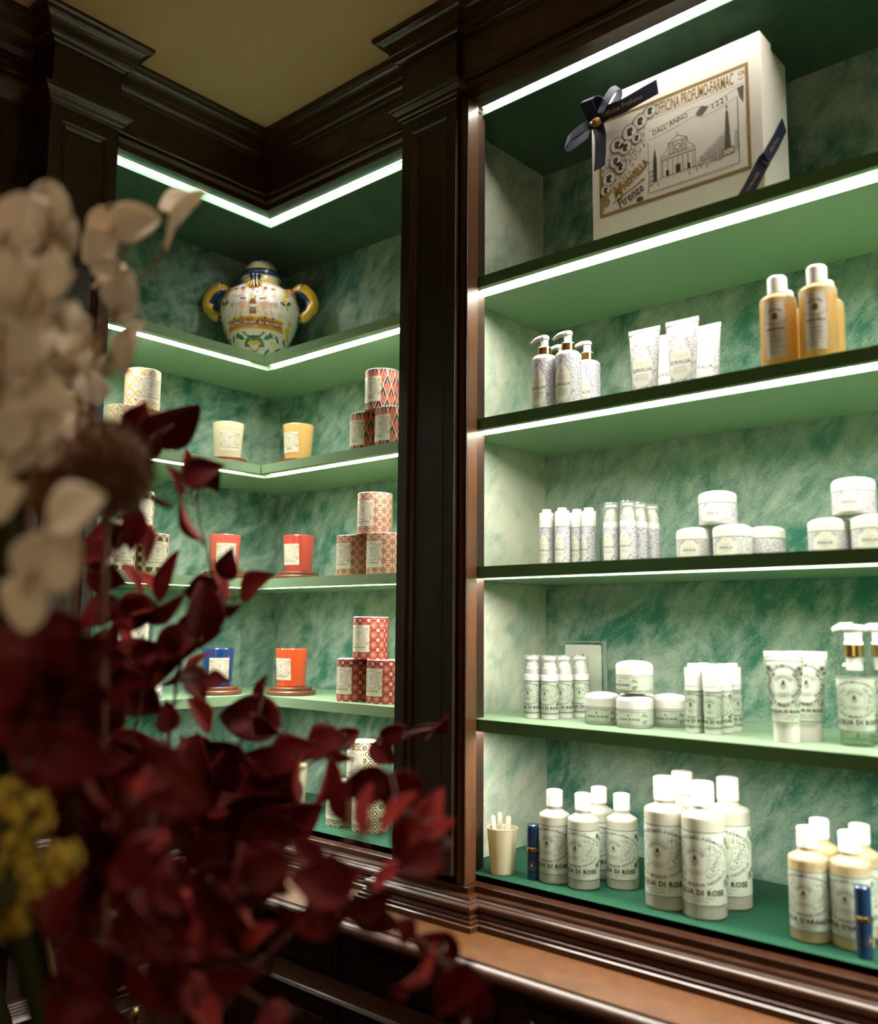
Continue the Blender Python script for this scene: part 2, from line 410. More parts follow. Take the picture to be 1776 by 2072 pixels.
# ------------------------------------------------------------------ flat drawing (print on labels)
_tc = {}
def textmesh(body, size, bold=0.0, space=1.0, narrow=1.0):
    key = (body, round(size, 5), bold, space, narrow)
    if key in _tc: return _tc[key]
    c = bpy.data.curves.new('t', 'FONT'); c.body = body; c.size = 1.0; c.align_x = 'CENTER'; c.align_y = 'CENTER'
    c.resolution_u = 2; c.offset = bold; c.space_character = space
    o = bpy.data.objects.new('t', c); COL.objects.link(o); bpy.context.view_layer.update()
    me = o.evaluated_get(bpy.context.evaluated_depsgraph_get()).to_mesh()
    vs = [(v.co.x * size * narrow, v.co.y * size) for v in me.vertices]; fs = [tuple(p.vertices) for p in me.polygons]
    bpy.data.objects.remove(o); bpy.data.curves.remove(c)
    _tc[key] = (vs, fs); return vs, fs
class Draw:
    def __init__(s): s.items = []; s.lv = 0
    def poly(s, pts, mat, fs=None): s.items.append((list(pts), fs or [tuple(range(len(pts)))], mat, s.lv)); return s
    def up(s): s.lv += 1; return s
    def rect(s, x0, y0, x1, y1, mat, nx=1):
        pts = []; fs = []
        for i in range(nx + 1):
            x = x0 + (x1 - x0) * i / nx; pts += [(x, y0), (x, y1)]
        for i in range(nx): fs.append((2 * i, 2 * i + 2, 2 * i + 3, 2 * i + 1))
        return s.poly(pts, mat, fs)
    def frame(s, x0, y0, x1, y1, w, mat, nx=8):
        s.rect(x0, y0, x1, y0 + w, mat, nx); s.rect(x0, y1 - w, x1, y1, mat, nx); s.rect(x0, y0 + w, x0 + w, y1 - w, mat); s.rect(x1 - w, y0 + w, x1, y1 - w, mat); return s
    def disc(s, cx, cy, rx, ry, mat, n=16): return s.poly([(cx + rx * math.cos(2 * PI * i / n), cy + ry * math.sin(2 * PI * i / n)) for i in range(n)], mat)
    def ring(s, cx, cy, rx, ry, w, mat, n=36, a0=0, a1=2 * PI):
        pts = []
        for i in range(n + 1):
            a = a0 + (a1 - a0) * i / n; pts += [(cx + rx * math.cos(a), cy + ry * math.sin(a)), (cx + (rx - w) * math.cos(a), cy + (ry - w) * math.sin(a))]
        return s.poly(pts, mat, [(2 * i, 2 * i + 2, 2 * i + 3, 2 * i + 1) for i in range(n)])
    def line(s, x0, y0, x1, y1, w, mat):
        dx, dy = x1 - x0, y1 - y0; L = math.hypot(dx, dy) or 1; nx, ny = -dy / L * w / 2, dx / L * w / 2
        return s.poly([(x0 + nx, y0 + ny), (x0 - nx, y0 - ny), (x1 - nx, y1 - ny), (x1 + nx, y1 + ny)], mat)
    def curve(s, pts, w, mat):
        for a, b in zip(pts[:-1], pts[1:]): s.line(*a, *b, w, mat)
        return s
    def text(s, body, x, y, size, mat, bold=0.0, space=1.0, narrow=1.0, rot=0):
        vs, fs = textmesh(body, size, bold, space, narrow); c, q = math.cos(rot), math.sin(rot)
        return s.poly([(x + a * c - b * q, y + a * q + b * c) for a, b in vs], mat, fs)
    def arctext(s, body, cx, cy, rx, ry, size, mat, lower=False, bold=0.0, space=1.05, narrow=1.0):
        vs, fs = textmesh(body, size, bold, space, narrow); R = (rx + ry) / 2; out = []
        for a, b in vs:
            t = a / R
            if not lower: k = (R + b) / R; out.append((cx + rx * k * math.sin(t), cy + ry * k * math.cos(t)))
            else: k = (R - b) / R; out.append((cx + rx * k * math.sin(t), cy - ry * k * math.cos(t)))
        return s.poly(out, mat, fs)
    def sprig(s, seed, n, inside, size, mat):
        """small leaves scattered where inside(x, y) holds"""
        rnd = random.Random(seed); pts = []; fs = []; k = 0; bx = inside(None, None)
        tries = 0
        while k < n and tries < n * 30:
            tries += 1; x = rnd.uniform(bx[0], bx[1]); y = rnd.uniform(bx[2], bx[3])
            if not inside(x, y): continue
            a = rnd.uniform(0, PI); l = size * rnd.uniform(.6, 1.4); w = l * rnd.uniform(.25, .5); c, q = math.cos(a), math.sin(a); o = len(pts)
            pts += [(x + c * l, y + q * l), (x - q * w, y + c * w), (x - c * l, y - q * l), (x + q * w, y - c * w)]; fs.append((o, o + 1, o + 2, o + 3)); k += 1
        return s.poly(pts, mat, fs)
    def to(s, mb, fn, step=.00016):
        for pts, fs, mat, lv in s.items: mb.add([fn(x, y, lv * step) for x, y in pts], fs, mat, False)
        return mb
def cyl(r_of, zc=0.0, a0=-PI / 2):
    """map drawing metres onto a turned body; r_of is a radius or a function of z; the print faces local -y"""
    def fn(x, y, h):
        z = zc + y; r = (r_of(z) if callable(r_of) else r_of); a = a0 + x / r; rr = r + .0004 + h
        return (rr * math.cos(a), rr * math.sin(a), z)
    return fn
def crest(d, x, y, s, mat):
    d.poly([(x - .36 * s, y + .1 * s), (x + .36 * s, y + .1 * s), (x + .36 * s, y - .35 * s), (x, y - .75 * s), (x - .36 * s, y - .35 * s)], mat)
    d.poly([(x - .34 * s, y + .75 * s), (x - .18 * s, y + .5 * s), (x, y + .8 * s), (x + .18 * s, y + .5 * s), (x + .34 * s, y + .75 * s), (x + .24 * s, y + .38 * s), (x - .24 * s, y + .38 * s)], mat)
    d.disc(x, y + .24 * s, .27 * s, .2 * s, mat, 10)
    for k in (-1, 1):
        for j in (-.5, -.1, .3): d.line(x + k * .42 * s, y + j * s, x + k * .68 * s, y + (j - .12) * s, .05 * s, mat)
def farmacia(w, h, title, bg, ink, soft, sub='', num='', seed=1, bands=True, rx=None, tsize=None, green=False, medal=True, nsprig=260, small=False):
    """the house label: border, arched name, oval of vines around a crest, medals, title"""
    d = Draw(); nx = max(6, int(w / .004)); d.rect(-w / 2, -h / 2, w / 2, h / 2, bg, nx); d.up()
    if bands:
        d.rect(-w / 2, h / 2 - .0022, w / 2, h / 2 - .0012, ink, nx); d.rect(-w / 2, -h / 2 + .0012, w / 2, -h / 2 + .0022, ink, nx)
        n = int(w / .0022)
        for i in range(n): x = -w / 2 + (i + .5) * w / n; d.rect(x - .0005, h / 2 - .0031, x + .0005, h / 2 - .0022, ink); d.rect(x - .0005, -h / 2 + .0022, x + .0005, -h / 2 + .0031, ink)
    else: d.frame(-w / 2, -h / 2, w / 2, h / 2, .0011, soft, nx)
    cy = h * .10; ry = h * .295; rx = rx or min(w * .42, ry * 1.55); ri = ry * .66
    d.sprig(seed, 40, lambda x, y: (-rx * .75, rx * .75, h * .405, h * .455) if x is None else True, h * .010, soft)
    d.arctext('OFFICINA PROFUMO-FARMACEUTICA', 0, cy, rx * 1.05, ry * 1.03, h * .074, ink, bold=.02, narrow=.86)
    d.arctext('DI SANTA MARIA NOVELLA', 0, cy, rx * 1.03, ry * 1.08, h * .072, ink, lower=True, bold=.02)
    d.sprig(seed + 1, int(nsprig * 1.5), lambda x, y: (-rx * .95, rx * .95, cy - ry, cy + ry) if x is None else ((x / (rx * .93)) ** 2 + ((y - cy) / (ry * .88)) ** 2 < 1 and (x / ri) ** 2 + ((y - cy) / ri) ** 2 > 1.25 and abs(x) > abs(y - cy) * .75), h * .0125, soft if not green else ink)
    d.ring(0, cy, ri, ri, h * .004, soft); d.ring(0, cy, ri * .90, ri * .90, h * .003, soft)
    d.arctext('FIRENZE', 0, cy, ri * .68, ri * .68, h * .072, ink, bold=.01, space=1.1); d.arctext('1221', 0, cy, ri * .76, ri * .76, h * .070, ink, lower=True, bold=.01, space=1.3)
    crest(d, 0, cy + h * .005, h * .100, ink); d.up(); q = h * .1; d.poly([(-.24 * q, cy), (.24 * q, cy), (.24 * q, cy - .3 * q), (0, cy - .55 * q), (-.24 * q, cy - .3 * q)], bg); d.disc(0, cy - .18 * q, .10 * q, .13 * q, ink, 8); d.lv -= 1
    if medal:
        for sx in (-1, 1):
            for (mx, my, r) in ((.405, .36, .056), (.462, .29, .042), (.39, -.20, .058), (.450, -.135, .043)):
                X = sx * w * mx * (1 if w < h * 1.4 else .92); Y = h * my; d.disc(X, Y, h * r, h * r, soft, 14); d.up(); d.ring(X, Y, h * r * .85, h * r * .85, h * .006, bg, 14); d.disc(X, Y, h * r * .32, h * r * .5, ink, 8); d.lv -= 1
    d.sprig(seed + 2, 30, lambda x, y: (-rx * .5, rx * .5, -h * .262, -h * .235) if x is None else True, h * .008, soft)
    ts = (tsize or h * .115) * 1.06
    d.text(title, 0, -h * .318, ts, ink, bold=.055, space=1.10)
    if sub: d.text(sub, 0, -h * .385, h * .042, soft)
    if num: d.text(num, 0, -h * .43, h * .042, soft)
    return d
def cartouche(w, h, mats, sub, crest_up=.30):
    """pointed oval window with crest and IDRALIA"""
    bg, ink, gold = mats; d = Draw(); n = 14; pts = []
    for i in range(n + 1):
        t = i / n; y = h / 2 - t * h; ww = w / 2 * (min(1, (t / .32)) ** .75) * (1 if t < .8 else (1 - (t - .8) / .2 * .55)); pts.append((ww, y))
    P = []; fs = []
    for i, (x, y) in enumerate(pts): P += [(x * (-1 + k / 4), y) for k in range(9)]
    for i in range(n):
        for k in range(8): fs.append((9 * i + k, 9 * i + 9 + k, 9 * i + 10 + k, 9 * i + 1 + k))
    d.poly(P, bg, fs); d.up()
    crest(d, 0, h * crest_up, h * .045, gold)
    d.text('Officina Profumo-Farmaceutica', 0, h * .15, h * .040, gold, narrow=.9); d.text('di Santa Maria Novella', 0, h * .10, h * .042, gold); d.text('Firenze 1221', 0, h * .055, h * .032, gold)
    d.text('IDRALIA', 0, -h * .06, min(h * .19, w * .26), ink, bold=.015, space=1.05)
    for i, q in enumerate(sub): d.text(q, 0, -h * (.19 + .062 * i), h * .048, ink)
    return d

LEAVES = {
 'R1': [(1.263,-1.216,0.180,0.14,0.94,0.14,0.29,0.089,1.335,-1.223,0.193,0),(1.264,-1.240,0.189,0.27,0.83,-0.08,0.48,0.047,1.323,-1.240,0.180,0),(1.252,-1.223,0.158,0.02,0.89,0.05,0.45,0.061,1.320,-1.246,0.167,0),(1.376,-1.276,0.097,0.23,0.80,0.54,-0.09,0.032,1.319,-1.264,0.111,1),(1.294,-1.283,0.068,0.78,0.45,-0.29,0.34,0.057,1.319,-1.270,0.083,1),(1.361,-1.277,0.083,0.46,0.36,0.62,-0.52,0.052,1.319,-1.273,0.068,0),(1.320,-1.264,0.061,0.26,0.06,0.69,-0.67,0.040,1.318,-1.276,0.054,0),(1.306,-1.251,0.078,0.74,0.00,0.63,0.25,0.058,1.318,-1.276,0.054,1),(1.284,-1.264,0.046,0.40,-0.10,0.62,-0.67,0.056,1.315,-1.281,0.024,0),(1.298,-1.305,0.017,0.53,0.64,0.55,0.12,0.053,1.314,-1.283,0.009,0),(1.277,-1.246,0.025,0.80,0.11,0.55,0.22,0.043,1.314,-1.283,0.009,1),(1.305,-1.273,0.065,0.38,-0.04,0.54,-0.75,0.040,1.318,-1.276,0.054,0),(1.300,-1.264,-0.018,0.52,0.03,0.60,-0.61,0.053,1.311,-1.286,-0.026,0),(1.317,-1.301,-0.037,0.44,0.19,0.50,-0.72,0.036,1.310,-1.287,-0.047,0),(1.344,-1.307,-0.085,0.48,0.72,-0.18,0.47,0.044,1.309,-1.287,-0.070,0),(1.338,-1.328,-0.092,0.58,0.78,0.13,0.19,0.058,1.309,-1.287,-0.096,0),(1.332,-1.311,-0.127,0.70,0.68,0.01,0.23,0.077,1.310,-1.286,-0.123,0),(1.333,-1.268,-0.137,0.50,-0.10,0.79,-0.35,0.077,1.311,-1.285,-0.153,1),(1.347,-1.331,-0.069,0.63,0.20,0.74,0.13,0.065,1.309,-1.287,-0.096,0),(1.271,-1.263,-0.208,0.26,0.72,-0.45,0.46,0.062,1.312,-1.283,-0.185,0),(1.314,-1.297,-0.170,0.55,0.70,-0.32,0.34,0.060,1.311,-1.285,-0.153,0),(1.308,-1.298,-0.206,0.72,0.60,0.16,0.31,0.054,1.313,-1.281,-0.217,0),(1.354,-1.299,-0.135,0.38,-0.03,0.92,-0.02,0.083,1.311,-1.285,-0.153,0),(1.275,-1.299,-0.179,0.66,0.64,0.40,0.01,0.077,1.312,-1.283,-0.185,0),(1.332,-1.306,-0.456,0.51,0.66,0.55,0.02,0.078,1.291,-1.248,-0.491,0),],
 'R2': [(1.232,-1.140,0.135,0.14,-0.85,0.02,-0.52,0.057,1.305,-1.159,0.146,1),(1.337,-1.208,0.128,0.65,0.66,0.10,0.36,0.055,1.305,-1.159,0.146,0),(1.353,-1.193,0.149,0.65,0.43,0.62,-0.03,0.042,1.305,-1.160,0.140,0),(1.283,-1.174,0.115,0.27,-0.68,0.08,-0.67,0.045,1.308,-1.164,0.126,1),(1.357,-1.192,0.051,0.38,0.47,-0.74,0.31,0.059,1.314,-1.166,0.081,1),(1.353,-1.161,-0.003,0.21,-0.12,0.72,-0.65,0.052,1.320,-1.149,-0.012,0),(1.325,-1.130,0.007,0.43,0.68,-0.36,0.47,0.046,1.318,-1.148,0.021,0),(1.319,-1.105,-0.012,0.79,0.53,-0.15,0.27,0.061,1.319,-1.146,0.009,0),(1.290,-1.115,-0.029,0.11,-0.65,-0.14,-0.74,0.068,1.320,-1.146,-0.002,1),(1.362,-1.168,-0.028,0.26,0.83,0.47,0.17,0.033,1.320,-1.149,-0.012,0),(1.358,-1.187,-0.066,0.01,-0.77,0.06,-0.63,0.071,1.321,-1.158,-0.028,0),(1.294,-1.184,-0.058,0.56,0.66,0.36,0.34,0.060,1.322,-1.177,-0.055,0),(1.343,-1.189,-0.054,0.53,0.04,0.57,-0.63,0.058,1.322,-1.187,-0.082,0),(1.287,-1.159,-0.114,0.76,0.34,-0.30,0.47,0.046,1.322,-1.187,-0.082,1),(1.317,-1.181,-0.102,0.71,0.19,0.62,0.28,0.053,1.324,-1.195,-0.118,0),(1.367,-1.188,-0.115,0.87,0.43,0.08,0.23,0.036,1.323,-1.191,-0.100,0),(1.304,-1.177,-0.106,0.32,-0.12,0.94,-0.02,0.039,1.324,-1.195,-0.118,1),(1.336,-1.212,-0.177,0.02,-0.73,0.08,-0.67,0.041,1.326,-1.201,-0.160,0),(1.332,-1.183,-0.136,0.73,0.17,0.62,0.25,0.058,1.326,-1.201,-0.160,1),(1.265,-1.236,-0.432,0.65,0.56,0.14,0.49,0.081,1.306,-1.218,-0.412,0),(1.270,-1.197,-0.191,0.61,0.36,0.64,-0.30,0.060,1.327,-1.207,-0.210,0),(1.299,-1.220,-0.428,0.35,0.67,-0.25,0.61,0.071,1.306,-1.218,-0.412,0),],
 'R3': [(1.372,-1.071,-0.174,0.27,-0.27,0.47,-0.79,0.082,1.367,-1.110,-0.168,0),(1.384,-1.123,-0.158,0.49,0.74,0.42,-0.15,0.041,1.367,-1.106,-0.162,0),(1.355,-1.093,-0.146,0.55,0.41,-0.50,0.52,0.036,1.360,-1.091,-0.129,0),(1.311,-1.123,-0.201,0.50,-0.13,0.65,-0.55,0.078,1.355,-1.153,-0.234,0),(1.393,-1.148,-0.197,0.19,-0.11,0.84,-0.49,0.074,1.359,-1.142,-0.214,0),(1.318,-1.151,-0.201,0.48,0.72,0.48,0.12,0.070,1.360,-1.136,-0.205,0),(1.323,-1.115,-0.255,0.57,0.69,-0.04,0.44,0.071,1.359,-1.142,-0.214,0),(1.384,-1.188,-0.262,0.84,0.40,0.01,0.37,0.046,1.351,-1.164,-0.252,0),(1.329,-1.240,-0.326,0.65,0.63,0.35,0.24,0.087,1.336,-1.191,-0.329,1),(1.367,-1.166,-0.265,0.41,-0.07,0.83,-0.36,0.080,1.344,-1.181,-0.288,0),(1.347,-1.188,-0.261,0.74,0.49,0.38,0.26,0.073,1.350,-1.170,-0.261,0),(1.369,-1.171,-0.244,0.03,-0.56,0.25,-0.79,0.077,1.355,-1.153,-0.234,0),(1.367,-1.169,-0.257,0.44,0.42,0.54,-0.58,0.080,1.344,-1.181,-0.288,0),(1.315,-1.143,-0.251,0.36,-0.05,0.53,-0.77,0.060,1.350,-1.170,-0.261,0),(1.355,-1.224,-0.339,0.89,0.30,0.30,0.17,0.073,1.330,-1.195,-0.360,0),(1.368,-1.179,-0.258,0.34,0.57,-0.50,0.56,0.085,1.355,-1.153,-0.234,0),(1.343,-1.154,-0.214,0.69,0.52,0.44,0.23,0.064,1.359,-1.142,-0.214,0),(1.385,-1.155,-0.197,0.55,-0.17,0.81,-0.11,0.080,1.355,-1.153,-0.234,0),(1.380,-1.209,-0.389,0.27,-0.35,0.65,-0.62,0.061,1.322,-1.200,-0.400,0),],
 'R4': [(1.358,-1.137,-0.275,0.09,-0.88,-0.07,-0.46,0.078,1.414,-1.134,-0.262,1),(1.428,-1.105,-0.218,0.23,-0.38,0.52,-0.73,0.054,1.424,-1.105,-0.235,0),(1.414,-1.125,-0.213,0.80,0.52,-0.06,0.30,0.070,1.426,-1.081,-0.222,0),(1.465,-1.051,-0.180,0.36,0.09,0.45,-0.81,0.065,1.427,-1.041,-0.208,0),(1.458,-1.115,-0.198,0.25,0.56,0.49,-0.62,0.078,1.425,-1.093,-0.228,1),(1.485,-1.088,-0.205,0.52,-0.02,0.83,0.16,0.079,1.426,-1.068,-0.216,1),(1.379,-0.987,-0.206,0.60,0.66,0.06,0.44,0.039,1.431,-1.014,-0.200,0),(1.447,-1.065,-0.194,0.51,0.73,0.46,-0.01,0.041,1.428,-1.027,-0.204,1),(1.385,-1.089,-0.278,0.52,0.66,-0.43,0.34,0.065,1.421,-1.115,-0.244,0),(1.452,-0.976,-0.192,0.49,0.75,0.22,0.38,0.038,1.454,-0.954,-0.189,0),(1.414,-0.955,-0.203,0.78,0.49,0.39,0.03,0.042,1.447,-0.969,-0.191,0),(1.420,-0.895,-0.195,0.21,0.85,0.43,0.23,0.056,1.472,-0.914,-0.184,0),(1.456,-0.879,-0.192,0.11,0.92,0.08,0.37,0.037,1.476,-0.905,-0.183,0),(1.320,-1.138,-0.328,0.29,0.92,0.22,0.17,0.077,1.399,-1.157,-0.296,0),(1.398,-1.218,-0.316,0.46,0.82,-0.04,0.35,0.062,1.386,-1.171,-0.330,0),(1.429,-1.156,-0.278,0.61,0.77,0.17,0.11,0.064,1.414,-1.134,-0.262,0),(1.443,-1.121,-0.289,0.59,0.73,-0.09,0.34,0.059,1.421,-1.115,-0.244,0),(1.363,-1.137,-0.297,0.62,0.69,0.01,0.37,0.061,1.410,-1.142,-0.272,0),(1.414,-1.126,-0.273,0.20,0.57,-0.35,0.71,0.063,1.418,-1.125,-0.253,0),(1.422,-1.167,-0.285,0.45,0.80,0.18,0.34,0.066,1.414,-1.134,-0.262,0),(1.401,-1.175,-0.259,0.23,0.84,0.44,0.19,0.087,1.414,-1.134,-0.262,0),(1.361,-1.105,-0.316,0.38,-0.22,0.49,-0.75,0.083,1.393,-1.164,-0.311,0),(1.425,-1.148,-0.266,0.57,0.42,0.55,-0.45,0.075,1.399,-1.157,-0.296,0),(1.417,-1.080,-0.272,0.05,-0.49,0.43,-0.75,0.077,1.421,-1.115,-0.244,0),(1.410,-1.154,-0.307,0.31,0.59,-0.38,0.64,0.056,1.405,-1.149,-0.283,0),],
 'R5': [(1.660,-1.228,-0.233,0.52,0.51,-0.53,0.43,0.045,1.688,-1.230,-0.233,0),(1.672,-1.184,-0.188,0.41,-0.26,0.74,-0.46,0.054,1.698,-1.217,-0.222,0),(1.700,-1.241,-0.233,0.52,0.46,-0.46,0.56,0.045,1.693,-1.224,-0.227,1),(1.682,-1.146,-0.220,0.20,-0.50,0.53,-0.66,0.058,1.706,-1.207,-0.216,0),(1.704,-1.226,-0.232,0.82,0.36,-0.30,0.34,0.051,1.706,-1.207,-0.216,1),(1.697,-1.175,-0.254,0.46,0.67,-0.12,0.57,0.061,1.723,-1.189,-0.226,1),(1.712,-1.196,-0.253,0.83,0.42,-0.20,0.30,0.055,1.728,-1.184,-0.234,1),(1.765,-1.207,-0.241,0.43,-0.10,0.58,-0.68,0.046,1.728,-1.184,-0.234,0),(1.684,-1.147,-0.234,0.50,0.18,0.69,-0.50,0.050,1.725,-1.187,-0.229,0),(1.648,-1.244,-0.273,0.21,-0.52,0.21,-0.80,0.040,1.658,-1.266,-0.262,0),(1.661,-1.309,-0.272,0.71,0.68,0.15,0.14,0.018,1.642,-1.282,-0.268,0),(1.578,-1.276,-0.283,0.33,0.58,0.49,-0.56,0.066,1.617,-1.306,-0.282,1),(1.565,-1.324,-0.300,0.65,0.62,0.02,0.44,0.062,1.608,-1.314,-0.291,0),(1.537,-1.302,-0.329,0.72,0.40,0.53,0.22,0.054,1.590,-1.327,-0.322,0),(1.652,-1.338,-0.263,0.59,0.67,0.16,0.41,0.048,1.634,-1.290,-0.271,0),(1.607,-1.279,-0.307,0.00,-0.64,0.18,-0.75,0.063,1.625,-1.298,-0.275,0),(1.639,-1.331,-0.294,0.04,-0.47,0.67,-0.58,0.046,1.599,-1.321,-0.304,0),(1.625,-1.267,-0.284,0.01,0.37,-0.53,0.76,0.060,1.634,-1.290,-0.271,0),(1.607,-1.335,-0.271,0.46,0.75,0.41,-0.25,0.059,1.608,-1.314,-0.291,0),],
 'R6': [(1.704,-1.267,-0.269,0.75,0.55,-0.19,0.31,0.025,1.672,-1.222,-0.297,0),(1.716,-1.264,-0.270,0.29,-0.31,0.53,-0.74,0.060,1.654,-1.242,-0.303,0),(1.588,-1.206,-0.335,0.55,0.79,-0.01,0.27,0.055,1.654,-1.242,-0.303,0),(1.643,-1.263,-0.303,0.77,0.48,0.43,0.02,0.041,1.648,-1.249,-0.308,0),(1.666,-1.239,-0.304,0.40,0.86,0.21,0.25,0.057,1.679,-1.215,-0.299,0),(1.680,-1.225,-0.294,0.53,0.61,0.58,-0.09,0.051,1.691,-1.203,-0.307,0),(1.714,-1.191,-0.311,0.51,0.32,0.57,-0.56,0.029,1.709,-1.186,-0.326,0),(1.717,-1.127,-0.361,0.11,-0.35,0.63,-0.68,0.049,1.724,-1.169,-0.348,0),(1.704,-1.142,-0.349,0.42,-0.25,0.86,0.11,0.062,1.724,-1.169,-0.348,1),(1.685,-1.165,-0.386,0.33,-0.00,0.73,-0.60,0.021,1.724,-1.169,-0.348,0),(1.769,-1.176,-0.341,0.54,0.02,0.79,-0.28,0.059,1.737,-1.152,-0.375,0),(1.761,-1.173,-0.394,0.04,0.89,0.00,0.45,0.047,1.746,-1.141,-0.395,0),(1.642,-1.173,-0.306,0.82,0.35,-0.23,0.39,0.050,1.685,-1.209,-0.302,1),(1.638,-1.245,-0.322,0.00,0.45,-0.72,0.53,0.041,1.636,-1.263,-0.322,0),(1.614,-1.303,-0.338,0.77,0.50,-0.28,0.27,0.045,1.622,-1.279,-0.342,1),],
 'R7': [(1.563,-1.508,-0.116,0.78,0.37,-0.29,0.41,0.067,1.599,-1.513,-0.101,1),(1.640,-1.526,-0.080,0.41,0.27,0.64,-0.59,0.053,1.600,-1.512,-0.105,0),(1.582,-1.504,-0.133,0.43,0.75,0.33,-0.38,0.041,1.601,-1.505,-0.147,1),(1.597,-1.504,-0.188,0.56,0.69,-0.01,0.46,0.051,1.599,-1.498,-0.175,0),(1.611,-1.507,-0.152,0.33,0.72,-0.27,0.55,0.046,1.601,-1.508,-0.130,0),(1.570,-1.499,-0.192,0.33,0.90,0.17,0.24,0.039,1.598,-1.495,-0.185,0),(1.564,-1.525,-0.075,0.78,0.43,0.15,0.43,0.051,1.599,-1.513,-0.101,0),(1.632,-1.549,-0.082,0.76,0.32,0.48,0.29,0.050,1.599,-1.513,-0.101,0),(1.544,-1.453,-0.219,0.49,0.60,-0.49,0.39,0.058,1.598,-1.495,-0.185,0),(1.545,-1.498,-0.119,0.65,0.64,-0.14,0.38,0.053,1.599,-1.513,-0.101,0),(1.580,-1.492,-0.117,0.54,0.04,0.54,-0.65,0.049,1.601,-1.508,-0.130,0),(1.627,-1.518,-0.114,0.63,0.55,-0.42,0.35,0.051,1.599,-1.513,-0.101,0),(1.609,-1.507,-0.137,0.45,0.66,-0.25,0.55,0.041,1.601,-1.510,-0.123,0),(1.646,-1.481,-0.222,0.60,0.30,0.50,-0.55,0.056,1.588,-1.475,-0.254,0),(1.627,-1.474,-0.284,0.57,0.51,-0.51,0.39,0.055,1.585,-1.468,-0.277,0),(1.600,-1.450,-0.285,0.20,0.43,-0.56,0.68,0.045,1.585,-1.468,-0.277,0),(1.559,-1.457,-0.344,0.73,0.65,0.17,0.17,0.057,1.577,-1.450,-0.336,0),],
 'R8': [(1.552,-1.493,-0.095,0.45,0.72,0.20,0.49,0.062,1.565,-1.469,-0.077,0),(1.528,-1.460,-0.078,0.53,0.68,0.50,0.05,0.053,1.568,-1.468,-0.088,0),(1.563,-1.472,-0.115,0.54,0.77,0.21,0.27,0.055,1.577,-1.467,-0.112,0),(1.557,-1.429,-0.121,0.31,-0.28,0.76,-0.50,0.067,1.579,-1.466,-0.121,0),(1.624,-1.507,-0.138,0.66,0.59,0.42,0.21,0.059,1.585,-1.462,-0.155,0),(1.522,-1.427,-0.239,0.47,0.73,-0.18,0.46,0.073,1.588,-1.455,-0.193,0),(1.544,-1.447,-0.229,0.69,0.58,0.39,0.19,0.066,1.589,-1.449,-0.224,0),(1.512,-1.461,-0.055,0.32,0.01,0.71,-0.63,0.044,1.565,-1.469,-0.077,0),(1.583,-1.496,-0.052,0.51,0.78,0.29,0.19,0.045,1.565,-1.469,-0.077,0),(1.559,-1.440,-0.174,0.71,0.22,0.67,0.07,0.047,1.588,-1.455,-0.193,0),(1.594,-1.472,-0.067,0.45,-0.14,0.62,-0.63,0.043,1.565,-1.469,-0.077,0),(1.573,-1.451,-0.190,0.22,0.72,-0.18,0.63,0.042,1.586,-1.460,-0.167,0),(1.583,-1.494,-0.092,0.15,0.51,-0.39,0.75,0.042,1.565,-1.469,-0.077,0),(1.549,-1.461,-0.105,0.10,0.68,-0.03,0.73,0.063,1.565,-1.469,-0.077,0),(1.612,-1.469,-0.148,0.32,0.66,0.53,-0.42,0.059,1.587,-1.458,-0.179,0),(1.607,-1.501,-0.098,0.35,0.84,0.34,0.23,0.047,1.571,-1.468,-0.095,0),(1.545,-1.434,-0.251,0.12,0.64,-0.11,0.75,0.048,1.589,-1.449,-0.224,0),(1.534,-1.433,-0.185,0.63,0.13,0.73,-0.23,0.053,1.588,-1.455,-0.193,0),(1.587,-1.475,-0.102,0.39,0.76,-0.32,0.42,0.059,1.565,-1.469,-0.077,0),(1.536,-1.458,-0.067,0.56,0.47,0.67,-0.13,0.042,1.568,-1.468,-0.088,0),(1.566,-1.473,-0.095,0.43,0.75,0.15,0.48,0.058,1.566,-1.469,-0.082,0),(1.594,-1.428,-0.376,0.16,0.65,-0.39,0.63,0.043,1.566,-1.416,-0.379,0),(1.622,-1.462,-0.277,0.54,0.46,0.66,-0.24,0.053,1.578,-1.430,-0.314,0),(1.572,-1.415,-0.398,0.46,0.64,-0.47,0.39,0.055,1.566,-1.416,-0.379,0),(1.581,-1.426,-0.260,0.30,0.05,0.73,-0.61,0.064,1.586,-1.441,-0.261,0),(1.597,-1.426,-0.255,0.32,-0.35,0.75,-0.46,0.052,1.586,-1.441,-0.261,0),(1.531,-1.396,-0.328,0.73,0.19,0.64,-0.14,0.064,1.572,-1.424,-0.345,0),(1.528,-1.421,-0.269,0.73,0.01,0.68,0.03,0.067,1.583,-1.436,-0.285,0),],
